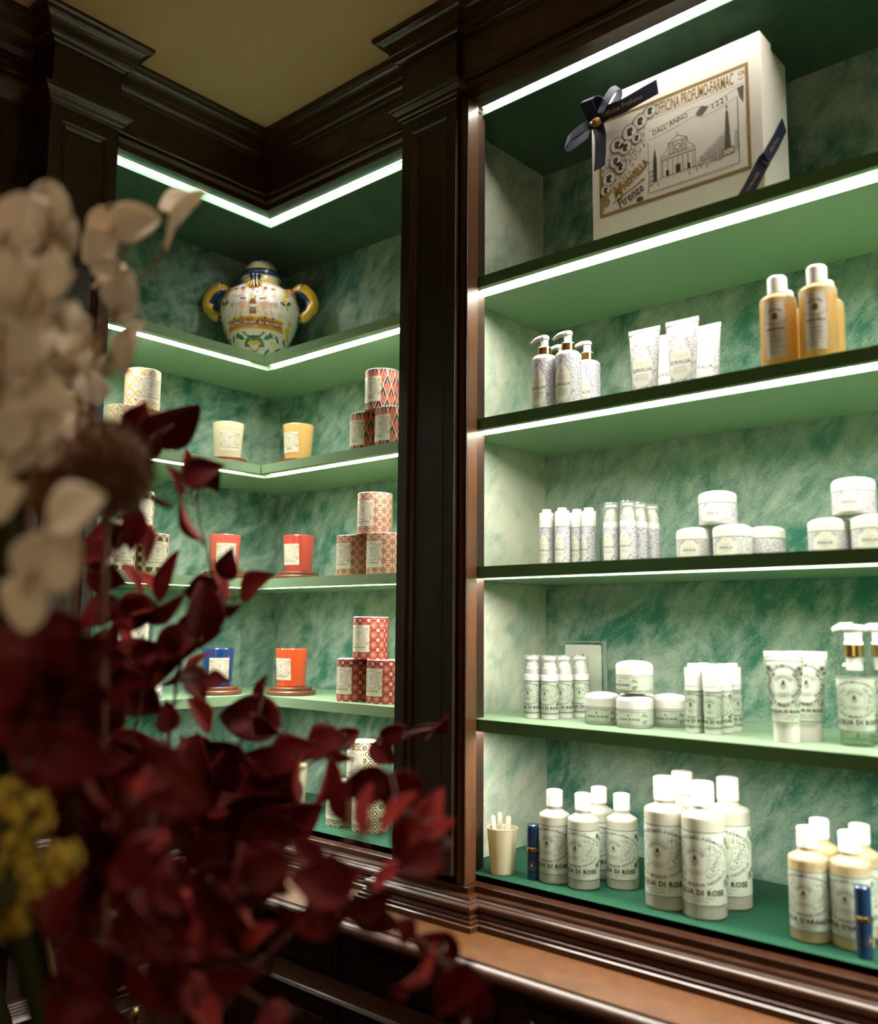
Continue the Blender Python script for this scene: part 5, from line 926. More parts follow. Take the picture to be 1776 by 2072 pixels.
# cream jars with domed lids
def b_jar(t, kind):
    r = .0345; hj = .0335 if kind == 'rose' else .040; hl = .020 if kind == 'rose' else .0175
    if kind == 'lav': mb = MB().lathe([(0, 0), (r - .004, 0), (r - .001, .0015), (r, .005), (r, hj)], ['white_plastic'] * 3 + ['damask_grey'], 52, uv=True)
    else: mb = MB().lathe([(0, 0), (r - .004, 0), (r - .001, .0015), (r, .005), (r, hj)], 'white_plastic', 52)
    part('jar', mb, t)
    dome = [(r - .001, hj + .0006), (r + .0003, hj + .0012), (r + .0003, hj + hl - .003), (r - .0006, hj + hl - .001)] + [(r * .98 * math.cos(q), hj + hl - .001 + .009 * math.sin(q)) for q in [PI / 2 * k / 8 for k in range(1, 9)]]
    part('lid', MB().lathe(dome, 'cap_white', 52), t, 'domed white lid')
    if kind == 'lav': d = cartouche(.040, .034, ('paper_bright', 'ink_lav', 'ink_gold'), ['Crema - Cream', '50 ml e 1.7 fl. oz'], .36); zc = .0225
    else:
        w, h = r * 4.2, hj - .008; d = Draw(); d.rect(-w / 2, -h / 2, w / 2, h / 2, 'paper_green', 36); d.up(); d.rect(-w / 2, h / 2 - .0007, w / 2, h / 2, 'ink', 36); d.rect(-w / 2, -h / 2, w / 2, -h / 2 + .0007, 'ink', 36)
        d.ring(0, 0, .0235, h * .45, .0003, 'ink_soft'); crest(d, 0, h * .20, .0032, 'ink'); d.text('ACQUA DI ROSE', 0, -h * .09, .0052, 'ink', bold=.04, space=1.12); d.text('Viso Crema', 0, -h * .24, .0022, 'ink_soft'); d.text('50 ml e 1.7 fl. oz', 0, -h * .37, .0024, 'ink_soft')
        d.sprig(61, 150, lambda x, y: (-.034, .034, -h * .46, h * .46) if x is None else (x / .0245) ** 2 + (y / (h * .46)) ** 2 > 1.05, .0008, 'ink_soft')
        for k in (-1, 1):
            for mx, my, q in ((.030, .0055, .0026), (.035, .0040, .0023), (.030, -.0070, .0029), (.0345, -.0050, .0022)): d.disc(k * mx, my, q, q, 'ink', 12); d.up(); d.disc(k * mx, my, q * .45, q * .7, 'paper_green', 8); d.lv -= 1
        zc = .0185
    part('label', d.to(MB(), cyl(r, zc)), t)
HJ = .0345 + .020 + .0045
for x, y, z, rz, l in ((1.3390, -.2500, Z4, 12, 'green-labelled rose jar at the left of the stack'), (1.4140, -.2575, Z4, 8, 'green-labelled rose jar at the bottom front of the stack'), (1.4135, -.2560, Z4 + .0628, -22, 'green-labelled rose jar on top of the stack'),
                       (1.453, -.194, Z4, 14, 'green-labelled rose jar at the rear right of the stack'), (1.378, -.186, Z4, 8, 'green-labelled rose jar hidden behind, only its lid showing')):
    put('cream_jar', lambda t: b_jar(t, 'rose'), x, y, z, rz, l, 'jar', 'green-labelled rose cream jars')
for x, y, z, rz, l in ((1.528, -.222, Z3, 6, 'lavender jar at the bottom left of the middle pyramid'), (1.606, -.232, Z3, 3, 'lavender jar at the bottom front centre of the middle pyramid'), (1.640, -.165, Z3, -40, 'lavender jar at the rear right of the middle pyramid'),
                       (1.570, -.212, Z3 + .0668, 6, 'lavender jar on top of the middle pyramid'), (1.775, -.225, Z3, 5, 'lavender jar at the bottom left of the right pyramid'), (1.848, -.232, Z3, 5, 'lavender jar at the bottom right of the right pyramid, cut by the edge'),
                       (1.814, -.216, Z3 + .0668, 5, 'lavender jar on top of the right pyramid')):
    put('moisturiser_jar', lambda t: b_jar(t, 'lav'), x, y, z, rz, l, 'jar', 'lavender cream jars on the third shelf')

# clear bottles with gold-collared pumps at the right edge
def b_clear(t):
    h = .132; rt, rb = .0300, .0258; rr = lambda z: rb + (rt - rb) * min(1, max(0, z / h))
    part('bottle', MB().lathe([(0, .001), (rb - .002, .0), (rb, .002), (rt, h - .004), (rt - .002, h - .001), (rt - .006, h), (.013, h + .001), (.013, h + .010)], 'clear_bottle', 48), t)
    part('lotion', MB().lathe([(0, .010), (rr(.01) - .003, .010), (rr(h * .8) - .0022, h * .80), (0, h * .80)], 'clear_liquid', 40), t)
    part('dip_tube', MB().tube([(0, 0, .012), (0, 0, h)], .002, 'clear_cap', 8), t)
    part('threaded_neck', MB().lathe([(.012, h - .012), (.013, h - .012), (.013, h + .011)], 'white_plastic', 28), t)
    part('collar', MB().lathe([(.0150, h + .010), (.0152, h + .0105), (.0152, h + .029), (.014, h + .0295)], 'gold', 36), t, 'gold metal collar')
    z = h + .029; pm = MB().lathe([(.0150, z), (.0150, z + .004), (.0130, z + .006), (.0135, z + .020), (.0175, z + .024), (.0190, z + .028), (.016, z + .032), (0, z + .0335)], 'white_gloss', 28)
    pm.tube([(0, 0, z + .028), (-.018, 0, z + .0275), (-.027, 0, z + .0245), (-.031, 0, z + .0225)], [.0085, .0075, .0055, .004], 'white_gloss', 12); part('pump_head', pm, t)
    d = farmacia(.108, .088, 'ACQUA DI ROSE', 'paper_green', 'ink', 'ink_soft', 'Gel Mani - Hand Gel', '250 ml e 8.4 fl. oz', 71, True, rx=.036, tsize=.0092, green=True, nsprig=200)
    part('label', d.to(MB(), cyl(rr, .066)), t)
put('soap_dispenser', b_clear, 1.812, -.246, Z4, 12, 'clear pump bottle with a gold collar at the right edge, nearer one', 'bottle', 'clear pump bottles')
put('soap_dispenser', b_clear, 1.838, -.190, Z4, 12, 'clear pump bottle with a gold collar half hidden behind the nearer one', 'bottle', 'clear pump bottles')

# small blue atomisers
def b_atom(t):
    r = .0118
    part('case', MB().lathe([(0, 0), (r - .001, 0), (r, .001), (r, .054)], 'navy', 32), t)
    part('band', MB().lathe([(r, .0535), (r + .0009, .054), (r + .0009, .0600), (r, .0605)], 'gold', 32), t, 'gold band')
    part('cap', MB().lathe([(r * .99, .0605), (r, .061), (r, .1015), (r - .002, .1035), (0, .104)], 'navy', 32), t)
    d = Draw(); d.ring(0, 0, .0075, .0075, .0003, 'ink_gold', 24); crest(d, 0, .0, .0055, 'ink_gold'); d.arctext('S.M. NOVELLA', 0, 0, .0080, .0080, .0022, 'ink_gold', lower=True); part('emblem', d.to(MB(), cyl(r, .028)), t)
put('atomiser', b_atom, 1.2158, -.3125, ZB, 25, 'small dark blue atomiser with gold band beside the yellow cup', 'atomiser', 'blue atomisers')
put('atomiser', b_atom, 1.8328, -.3262, ZB, 60, 'small dark blue atomiser with gold band at the bottom right corner', 'atomiser', 'blue atomisers')

# cup with testing sticks
t = thing('cup', 'pale yellow tapered cup half hidden by the wood frame', 'cup', (1.1445, -.318, ZB))
part('cup', MB().lathe([(0, 0), (.0225, 0), (.0235, .0015), (.0305, .0865), (.0315, .088), (.0300, .0885), (.0290, .087), (.0225, .004), (0, .003)], 'ivory', 48), t)
rnd = random.Random(2)
sl = ['leaning left against the wood frame', 'second from the left in the cup', 'in the middle, tallest', 'leaning right in the cup', 'rightmost and upright in the cup', 'behind the others in the cup']
tops = [(-.026, .004, .103), (-.014, .010, .110), (-.003, -.004, .111), (.012, .004, .101), (.020, -.004, .109), (.004, .014, .104)]
bots = [(-.012, .002, .006), (-.008, .006, .006), (-.006, -.004, .006), (-.008, .003, .006), (.013, -.002, .006), (.006, .010, .006)]
for k in range(6):
    a, b_ = Vector(bots[k]), Vector(tops[k]); d_ = (b_ - a).normalized(); L = (b_ - a).length; s_ = Vector((.75, .66, 0)); s_ = (s_ - d_ * s_.dot(d_)).normalized(); n_ = d_.cross(s_); w = .0042
    pts = []
    for q in (-1, 1): pts += [a + s_ * w * c_ + n_ * .0006 * q for c_ in (-1, 1)] + [b_ + s_ * w * math.cos(u) + d_ * w * math.sin(u) + n_ * .0006 * q for u in [PI * i / 8 for i in range(9)]]
    mb = MB(); n = 11; mb.add([p + Vector((1.1445, -.318, ZB)) - Vector((1.1445, -.318, ZB)) for p in pts], [tuple(range(n)), tuple(range(2 * n - 1, n - 1, -1))] + [(i, (i + 1) % n, n + (i + 1) % n, n + i) for i in range(n)], 'stick')
    o = part('wooden_stick', mb, None); o.location = (1.1445, -.318, ZB); o['label'] = 'pale flat wooden stick ' + sl[k]; o['category'] = 'stick'; o['group'] = 'wooden sticks in the yellow cup'

# acrylic stands behind the bottles
def acrylic(x, y, z, w, h, label, card):
    t = thing('acrylic_frame', label, 'sign holder', (x, y, z), 0)
    bk = part('block', MB().box((-w / 2, 0, 0), (w / 2, .004, h), 'acrylic').box((-w / 2, .012, 0), (w / 2, .016, h), 'acrylic'), t); part('edge', MB().box((w / 2 - .005, .0042, 0), (w / 2, .0118, h), 'acrylic_edge').box((-w / 2, .0042, h - .003), (w / 2 - .0055, .0118, h), 'acrylic_edge'), bk)
    if card:
        d = Draw(); d.rect(-w / 2 + .008, .008, w / 2 - .012, h - .008, 'paper_bright'); d.up(); d.ring(-.002, h - .030, .010, .010, .0004, 'ink_soft', 24); crest(d, -.002, h - .031, .006, 'ink')
        part('card', d.to(MB(), lambda a, b, q: (a, .0095 - q, b)), bk, 'cream printed card')
    for sx in (-1, 1):
        for zz in (.008, h - .008): part('magnet', MB().lathe([(0, -.0005), (.003, -.0005), (.003, .0165), (0, .0165)], 'clear_cap', 12), bk).data.transform(Matrix.Translation((sx * (w / 2 - .006), 0, zz)) @ Matrix.Rotation(-PI / 2, 4, 'X'))
acrylic(1.211, -.125, Z4, .112, .157, 'clear acrylic frame holding a cream card behind the green-labelled pumps', True)
acrylic(1.225, -.155, Z3, .112, .130, 'clear empty acrylic block behind the slim lavender bottles', False)

# ------------------------------------------------------------------ gift box with ribbon
BX, BY = 1.5395, -.300
t = thing('gift_box', 'large white gift box printed with a piazza engraving, tied with navy ribbon', 'box', (BX, BY, Z1))
bw, bh = .355, .329
part('lid', MB().box((-bw / 2, 0, 0), (bw / 2, .052, bh), 'card_white', .0015), t)
part('body', MB().box((-bw / 2 + .004, .052, 0), (bw / 2 - .004, .130, bh - .005), 'card_white', .0012), t)
d = Draw(); x0, x1, z0, z1 = -.1605, .154, .073, .278
d.frame(x0, z0, x1, z1, .0055, 'gold_print', 1)
d.frame(x0 + .006, z0 + .006, x1 - .006, z1 - .006, .0006, 'ink', 1)
G, K, SF = 'gold_print', 'ink', 'ink_soft'
d.text('OFFICINA PROFUMO-FARMAC', .046, z1 - .0225, .0340, G, bold=.02, narrow=.345, space=1.0); d.text('CA', x1 - .0135, z1 - .0165, .0115, G, bold=.03, narrow=.8); d.line(x1 - .020, z1 - .026, x1 - .009, z1 - .026, .0008, G); d.line(x1 - .020, z1 - .0285, x1 - .009, z1 - .0285, .0008, G)
d.line(-.050, z1 - .037, x1 - .007, z1 - .037, .0005, K)
# banner
d.curve([(-.048, z1 - .060), (-.010, z1 - .058), (.040, z1 - .048), (.062, z1 - .050)], .0006, K); d.curve([(-.048, z1 - .078), (-.008, z1 - .076), (.042, z1 - .066), (.062, z1 - .069)], .0006, K)
d.curve([(.054, z1 - .056), (.085, z1 - .055), (.130, z1 - .043), (x1 - .009, z1 - .041)], .0006, K); d.curve([(.060, z1 - .073), (.090, z1 - .071), (.130, z1 - .060), (x1 - .012, z1 - .058)], .0006, K); d.poly([(.062, z1 - .050), (.076, z1 - .056), (.062, z1 - .069), (.050, z1 - .062)], SF); d.poly([(x1 - .022, z1 - .043), (x1 - .009, z1 - .041), (x1 - .011, z1 - .075), (x1 - .018, z1 - .062)], SF)
d.text("DALL' ANNO", -.003, z1 - .0625, .0150, K, narrow=.85, rot=.15); d.text('1221', .098, z1 - .0575, .0160, K, narrow=.95, space=1.2, rot=.16)
# piazza picture
px0, px1, pz0, pz1 = -.050, x1 - .022, z0 + .018, z1 - .082
d.line(px0, pz0, px1, pz0, .0014, G); d.line(px0, pz0, px0, pz1, .0008, K); d.line(px1, pz0, px1, pz1 + .02, .0012, K)
gz = pz0 + .022
def win(x, z, w, h): d.rect(x, z, x + w, z + h, K)
cx = .012
d.frame(cx - .036, gz, cx + .036, gz + .034, .0008, K, 1); d.frame(cx - .036, gz + .034, cx + .036, gz + .042, .0005, K, 1)
for k in range(14): d.line(cx - .034 + k * .0052, gz + .035, cx - .034 + k * .0052, gz + .041, .0009, SF)
d.frame(cx - .019, gz + .042, cx + .019, gz + .064, .0007, K, 1); d.ring(cx, gz + .052, .0065, .0065, .0012, K, 20); d.curve([(cx - .021, gz + .064), (cx, gz + .075), (cx + .021, gz + .064), (cx - .021, gz + .064)], .0009, K); d.line(cx, gz + .075, cx, gz + .082, .0006, K); d.line(cx - .002, gz + .0795, cx + .002, gz + .0795, .0006, K)
for k in (-.015, -.009, .009, .015): d.line(cx + k, gz + .043, cx + k, gz + .063, .0012, SF)
for sg in (-1, 1): d.curve([(cx + sg * .019, gz + .062), (cx + sg * .023, gz + .052), (cx + sg * .034, gz + .043)], .0008, K)
win(cx - .005, gz, .010, .017); win(cx - .025, gz, .006, .012); win(cx + .019, gz, .006, .012)
for k in range(7): d.line(cx - .032 + k * .0105, gz, cx - .032 + k * .0105, gz + .032, .0010, SF)
for q in ((-.0355, .0355, 0, .034, 110), (-.018, .018, .043, .063, 40)): d.sprig(70, q[4], lambda x, y: (cx + q[0], cx + q[1], gz + q[2], gz + q[3]) if x is None else True, .0009, SF)
d.poly([(px0 + .010, gz - .004), (px0 + .018, gz - .004), (px0 + .018, gz + .040), (px0 + .014, gz + .066), (px0 + .010, gz + .040)], SF)
for k in range(6): win(px0 + .0118, gz + .004 + k * .006, .0042, .003)
for r_ in range(4):
    for k in range(3): win(px0 + .002 + k * .0032, gz - .010 + r_ * .009, .0014, .005)
ox = px1 - .021
d.poly([(ox - .0065, gz + .014), (ox + .0065, gz + .014), (ox + .0025, gz + .083), (ox, gz + .090), (ox - .0025, gz + .083)], SF); d.sprig(7, 50, lambda x, y: (ox - .006, ox + .006, gz + .016, gz + .082) if x is None else abs(x - ox) < .006 - (y - gz) * .05, .0013, K)
d.frame(ox - .012, gz, ox + .012, gz + .014, .0012, K, 1); d.line(ox - .003, gz + .094, ox + .003, gz + .094, .0012, K); d.line(ox, gz + .089, ox, gz + .098, .0012, K); d.sprig(8, 30, lambda x, y: (ox - .011, ox + .011, gz + .002, gz + .012) if x is None else True, .0013, K)
for i in range(9):
    bx = cx + .044 + i * .0055; hh = .012 + i * .0038
    d.frame(bx, gz + .004, bx + .0052, gz + .004 + hh, .0004, K, 1)
    for j in range(int(hh / .0055)):
        for q in (.0010, .0031): win(bx + q, gz + .0065 + j * .0052, .0010, .0026)
for i in range(3):
    for j in range(7): win(ox + .0135 + i * .0026, gz + .006 + j * .0055, .0012, .003)
d.sprig(9, 90, lambda x, y: (cx + .04, ox - .01, gz - .003, gz + .008) if x is None else True, .0012, K)
for k, (fx, fz) in enumerate(((.058, -.008), (.070, -.011), (.088, -.004), (.050, -.010), (.035, -.013), (-.030, -.014), (.095, -.006))):
    d.line(fx, gz + fz, fx, gz + fz + .007, .0014, K); d.disc(fx, gz + fz + .0082, .0009, .0009, K, 8)
d.curve([(px0, gz - .002), (cx - .036, gz), (px1, gz + .002)], .0005, K)
# medals and lettering at the left
for (mx, mz, r_) in ((-.066, .246, .0165), (-.089, .232, .0175), (-.044, .259, .0145), (-.118, .2150, .0165), (-.100, .203, .0155), (-.122, .182, .0150), (-.111, .166, .0140), (-.138, .150, .0165), (-.146, .128, .0125), (-.074, .214, .0120)):
    d.disc(mx - .0015, mz - .0015, r_ + .0008, r_ + .0008, G, 22); d.up(); d.disc(mx, mz, r_, r_, SF, 22); d.up(); d.disc(mx, mz, r_ * .90, r_ * .90, 'card_white', 22); d.up(); d.ring(mx, mz, r_ * .78, r_ * .78, .0006, K, 22)
    d.poly([(mx - .3 * r_, mz - .5 * r_), (mx + .35 * r_, mz - .5 * r_), (mx + .15 * r_, mz - .1 * r_), (mx + .4 * r_, mz + .1 * r_), (mx + .25 * r_, mz + .5 * r_), (mx - .3 * r_, mz + .45 * r_), (mx - .4 * r_, mz)], K); d.lv -= 3
d.sprig(11, 620, lambda x, y: (-.153, -.055, .085, .262) if x is None else (abs((y - .19) - (x + .10) * .95) < .045 or (y < .15 and y > .118 and x < -.09)), .0022, SF)
d.up(); d.lv += 4
d.text('S', -.143, .1065, .036, G, bold=.05, narrow=.75); d.text('M', -.118, .1165, .036, G, bold=.045, narrow=.70, rot=.2); d.text('NOVELLA', -.079, .1390, .0225, G, bold=.05, narrow=.68, rot=.62); d.line(-.128, .096, -.064, .122, .0028, G); d.disc(-.062, .123, .004, .0025, G)
d.text('Firenze', -.090, .0985, .0280, K, bold=.02, narrow=.72, rot=.38); d.line(x0 + .010, z0 + .010, x0 + .010, .120, .0015, K)
d.disc(-.070, .0855, .008, .005, K, 12)
part('printed_picture', d.to(MB(), lambda a, b, q: (a, -.0003 - q * .6, b), .00008), t, 'gold-framed engraving of a church square with lettering')
# ribbon: diagonal band across the lower right corner and the bow at the upper left
def band(pts, wdir, w, mat, th=.0008, curl=0):
    vs = []; n = len(pts)
    for i, p in enumerate(pts):
        p = Vector(p); d_ = Vector(wdir[i] if isinstance(wdir, list) else wdir).normalized(); tan = (Vector(pts[min(i + 1, n - 1)]) - Vector(pts[max(i - 1, 0)])).normalized(); nn = tan.cross(d_).normalized() * th
        vs += [p - d_ * w / 2 + nn, p + d_ * w / 2 + nn, p + d_ * w / 2 - nn, p - d_ * w / 2 - nn]
    fs = []
    for i in range(n - 1):
        o = i * 4
        for k in range(4): fs.append((o + k, o + (k + 1) % 4, o + 4 + (k + 1) % 4, o + 4 + k))
    return vs, fs + [(0, 1, 2, 3), (4 * n - 1, 4 * n - 2, 4 * n - 3, 4 * n - 4)]
R0 = bw / 2
vs, fs = band([(.131, -.0012, .0125), (.150, -.0012, .0375), (R0 - .004, -.0012, .073), (R0 - .0002, -.0010, .078), (R0 + .0012, .003, .083), (R0 + .0012, .052, .135), (R0 + .0005, .100, .190)], [(.8, 0, -.6), (.8, 0, -.6), (.8, 0, -.6), (.6, .2, -.6), (0, .7, -.7), (0, .72, -.69), (0, .72, -.69)], .026, 'ribbon')
mb = MB().add(vs, fs, 'ribbon'); d = Draw(); d.text('S. Maria Novella', 0, 0, .0135, 'ribbon_back', bold=.01)
for pts, f_, mt, lv in d.items: mb.add([(.150 + (a * .6 + b * -.8) * .62, -.0022, .038 + (a * .8 + b * .6) * .62) for a, b in pts], f_, mt)
d = Draw(); d.text('Officina Profumo', 0, 0, .0135, 'ribbon_back', bold=.01)
for pts, f_, mt, lv in d.items: mb.add([(R0 + .0022, .045 + (a * .69 + b * -.72) * .68, .128 + (a * .72 + b * .69) * .68) for a, b in pts], f_, mt)
part('ribbon', mb, t, 'navy ribbon with gold script over the lower right corner')
KX, KZ = -.158, .272
def smooth_path(pts, k=5):
    P = [Vector(p) for p in pts]; out = []
    for i in range(len(P) - 1):
        a, b, c_, e = P[max(i - 1, 0)], P[i], P[i + 1], P[min(i + 2, len(P) - 1)]
        for j in range(k): f = j / k; out.append(.5 * ((2 * b) + (c_ - a) * f + (2 * a - 5 * b + 4 * c_ - e) * f * f + (3 * b - a - 3 * c_ + e) * f ** 3))
    return out + [P[-1]]
def strip(name, pts, wd, w, script=None, lab=None):
    pts = smooth_path(pts); wd = [wd[0]] * len(pts)
    vs, fs = band([(KX + a, b, KZ + c_) for a, b, c_ in pts], wd, w, 'ribbon'); mb = MB().add(vs, fs, 'ribbon')
    e0 = [Vector((KX + a, b, KZ + c_)) for a, b, c_ in pts]
    if script:
        i = len(e0) // 2; A, B = e0[i - 1], e0[i + 1] if i + 1 < len(e0) else e0[i]; tt = (B - A).normalized(); wv = Vector(wd[i] if isinstance(wd, list) else wd).normalized(); nn = tt.cross(wv).normalized(); nn = nn if nn.y < 0 else -nn; c0 = e0[i]
        if tt.x < 0: tt = -tt
        vv = wv - tt * wv.dot(tt); vv = vv.normalized(); vv = vv if vv.z > 0 else -vv
        sv, sf = textmesh(script, .013, .01, 1.0, 1.0); mb.add([c0 + tt * a + vv * b + nn * .0022 for a, b in sv], sf, 'ribbon_back')
    return part(name, mb, t, lab)
strip('bow_tail', [(0, -.010, 0), (.025, -.016, .010), (.060, -.013, .012), (.100, -.010, .020), (.135, -.008, .026)], [(0, -.25, 1)] * 5, .027, 'Officina Profumo')
strip('bow_tail', [(0, -.010, 0), (.008, -.012, -.030), (.006, -.009, -.065), (.002, -.007, -.096)], [(1, -.1, .1)] * 4, .027, None)
strip('bow_loop', [(0, -.010, 0), (-.006, -.022, .018), (-.006, -.040, .034), (.004, -.030, .044), (.008, -.012, .036), (.004, -.008, .010)], [(1, .2, .1)] * 6, .026)
strip('bow_loop', [(0, -.010, 0), (.022, -.022, .022), (.044, -.026, .044), (.056, -.018, .050), (.048, -.010, .034), (.015, -.008, .006)], [(.6, -.2, -.7)] * 6, .022, None)
strip('bow_loop', [(0, -.010, 0), (-.024, -.024, -.006), (-.048, -.036, -.024), (-.060, -.034, -.036), (-.050, -.022, -.034), (-.018, -.010, -.014)], [(.15, .2, 1)] * 6, .024, None)
mb = MB().lathe([(0, -.011), (.006, -.010), (.0095, -.004), (.0095, .004), (.006, .010), (0, .011)], 'ribbon_back', 14); mb.v = [(KX + z * 1.1, -.014 + y * .9, KZ + x * 1.0) for x, y, z in mb.v]; part('bow_knot', mb, t, 'gold-backed knot')

# ------------------------------------------------------------------ majolica urn
t = thing('urn', 'painted white majolica urn with lid, yellow dragon handles and a lettered banner', 'urn', (.140, -.200, .699), math.radians(42))
UP = [(0, 0), (.045, 0), (.050, .003), (.049, .012), (.052, .022), (.068, .050), (.088, .085), (.104, .120), (.114, .155), (.1175, .180), (.116, .200), (.109, .220), (.096, .237), (.080, .249), (.067, .257), (.0595, .265), (.0560, .275), (.0560, .285)]
def urr(z):
    z = max(UP[1][1], min(UP[-1][1], z))
    for (r0, a), (r1, b_) in zip(UP[1:-1], UP[2:]):
        if a <= z <= b_ and b_ > a: f = (z - a) / (b_ - a); return r0 + (r1 - r0) * f
    return .05
part('body', MB().lathe(UP, ['maj_white'] * 14 + ['maj_yellow', 'maj_pale', 'maj_white'], 64), t)
part('lid', MB().lathe([(.055, .282), (.0600, .284), (.0625, .288), (.0625, .292), (.0590, .2945), (.0595, .299), (.057, .303), (.050, .306), (.047, .318), (.038, .331), (.020, .340), (.014, .342), (.0160, .346), (.013, .351), (0, .352)],
     ['maj_white', 'maj_blue', 'maj_blue', 'maj_white', 'maj_blue', 'maj_blue', 'maj_white', 'maj_pale', 'maj_white', 'maj_white', 'maj_blue', 'maj_blue', 'maj_blue', 'maj_blue'], 56), t, 'white lid with dark blue rings and a small knob')
mb = MB(); sp_ = [(0, -.078, .222), (0, -.085, .232), (0, -.090, .246), (0, -.093, .262)]; mb.tube(sp_, [.040, .026, .0165, .0135], 'maj_blue', 20, False)
mb.tube([(0, -.093, .261), (0, -.0935, .266)], [.0175, .0170], 'maj_blue', 20, False); mb.tube([(0, -.0935, .266), (0, -.0933, .2645)], [.0170, .0115], 'maj_blue', 20, False); mb.tube([(0, -.0933, .2648), (0, -.093, .252)], [.0115, .009], 'maj_skin', 16)
for k in (-1.0, -.5, 0, .5, 1.0): mb.tube([(k * .026, -.112 + abs(k) * .013, .220), (k * .019, -.1115 + abs(k) * .010, .232), (k * .012, -.1070 + abs(k) * .006, .248)], [.0035, .0030, .0008], 'maj_yellow', 8)
part('spout', mb, t, 'dark blue spout with yellow drops')
for sg in (-1, 1):
    mb = MB()
    pts = [(.090, .236), (.100, .248), (.114, .256), (.130, .254), (.144, .243), (.154, .229), (.160, .212), (.154, .197), (.144, .183), (.134, .172), (.125, .165), (.119, .158)]
    rad = [.010, .013, .0175, .0200, .0180, .0190, .0165, .0190, .0160, .0165, .0145, .009]
    mb.tube([(sg * a, 0, b_) for a, b_ in pts], rad, 'maj_yellow', 14)
    mb.tube([(sg * (a - .010), -.002, b_ - .006) for a, b_ in pts[2:]], [q * .72 for q in rad[2:]], 'maj_blue', 10)
    for a, b_, q in ((.122, .276, .007), (.158, .248, .006), (.178, .212, .007), (.162, .180, .006), (.132, .156, .008)):
        mb.tube([(sg * a * .96, 0, b_ - q * .5), (sg * a, 0, b_ + q * .4)], [q, .001], 'maj_brown', 8)
    for k in range(16): f = k / 15; i = 2 + f * 8; j = int(i); a = pts[j][0] + (pts[j + 1][0] - pts[j][0]) * (i - j); b_ = pts[j][1] + (pts[j + 1][1] - pts[j][1]) * (i - j); mb.tube([(sg * (a + .004), -rad[j] * .93, b_ - .002), (sg * (a + .007), -rad[j] * .97, b_ + .003)], [.0010, .0004], 'maj_brown', 5)
    hd = part('handle', mb, t, 'yellow dragon-shaped handle')
    mb = MB(); mb.tube([(sg * .076, -.004, .230), (sg * .092, -.004, .239), (sg * .101, -.004, .244)], [.018, .022, .016], 'maj_orange', 16); mb.tube([(sg * .124, -.015, .262), (sg * .124, -.0215, .262)], [.0075, .0062], 'maj_pale', 12); mb.tube([(sg * .124, -.021, .262), (sg * .124, -.0232, .262)], [.0035, .0022], 'maj_brown', 10)
    part('dragon_mouth', mb, hd, 'orange mouth and eye of the dragon')
d = Draw()
def leafy(x, y, s, a, mat):
    c_, q = math.cos(a), math.sin(a); P = [(0, -1), (.35, -.4), (.25, .1), (.5, .5), (.12, .6), (0, 1), (-.12, .6), (-.5, .5), (-.25, .1), (-.35, -.4)]; d.poly([(x + s * (u * c_ - v * q), y + s * (u * q + v * c_)) for u, v in P], mat)
def curl(x, y, s, sg, mat, w=.0035): d.curve([(x + sg * s * (1 - k / 12) * math.cos(k * .55), y + s * (1 - k / 12) * math.sin(k * .55)) for k in range(11)], w, mat)
# banner
def bann(y0, y1, xw, mat, sag): 
    n = 20; P = []
    for i in range(n + 1): x = -xw + 2 * xw * i / n; P += [(x, y0 + sag * (1 - (x / xw) ** 2)), (x, y1 + sag * (1 - (x / xw) ** 2))]
    d.poly(P, mat, [(2 * i, 2 * i + 2, 2 * i + 3, 2 * i + 1) for i in range(n)])
bann(.098, .132, .094, 'maj_yellow', .006); d.up(); bann(.102, .128, .090, 'maj_orange', .006); d.up()
vs, fs = textmesh('OFFICINA DI S.M. NOVELLA', .0205, .02, 1.0, .66); d.poly([(a, .1155 + b_ + .006 * (1 - (a / .09) ** 2)) for a, b_ in vs], 'maj_brown', fs)
d.lv = 0
d.poly([(-.030, .136), (.030, .136), (.016, .150), (.014, .162), (.022, .170), (-.022, .170), (-.014, .162), (-.016, .150)], 'maj_yellow'); d.up(); d.poly([(-.011, .143), (.011, .143), (.008, .161), (-.008, .161)], 'maj_brown'); d.lv = 0
for k, (w, y) in enumerate(((.011, .171), (.009, .176), (.0075, .181))): d.rect(-w, y, w, y + .0026, 'maj_brown'); d.rect(-w * .9, y + .0026, w * .9, y + .005, 'maj_orange')
d.poly([(-.004, .186), (.004, .186), (.010, .210), (.0085, .228), (0, .234), (-.0085, .228), (-.010, .210)], 'maj_yellow'); d.up()
for k in range(6): d.line(-.009, .194 + k * .006, .009, .198 + k * .006, .0010, 'maj_orange')
d.poly([(.004, .186), (.007, .186), (.0135, .210), (.011, .228), (.0085, .228), (.010, .210)], 'maj_blue')
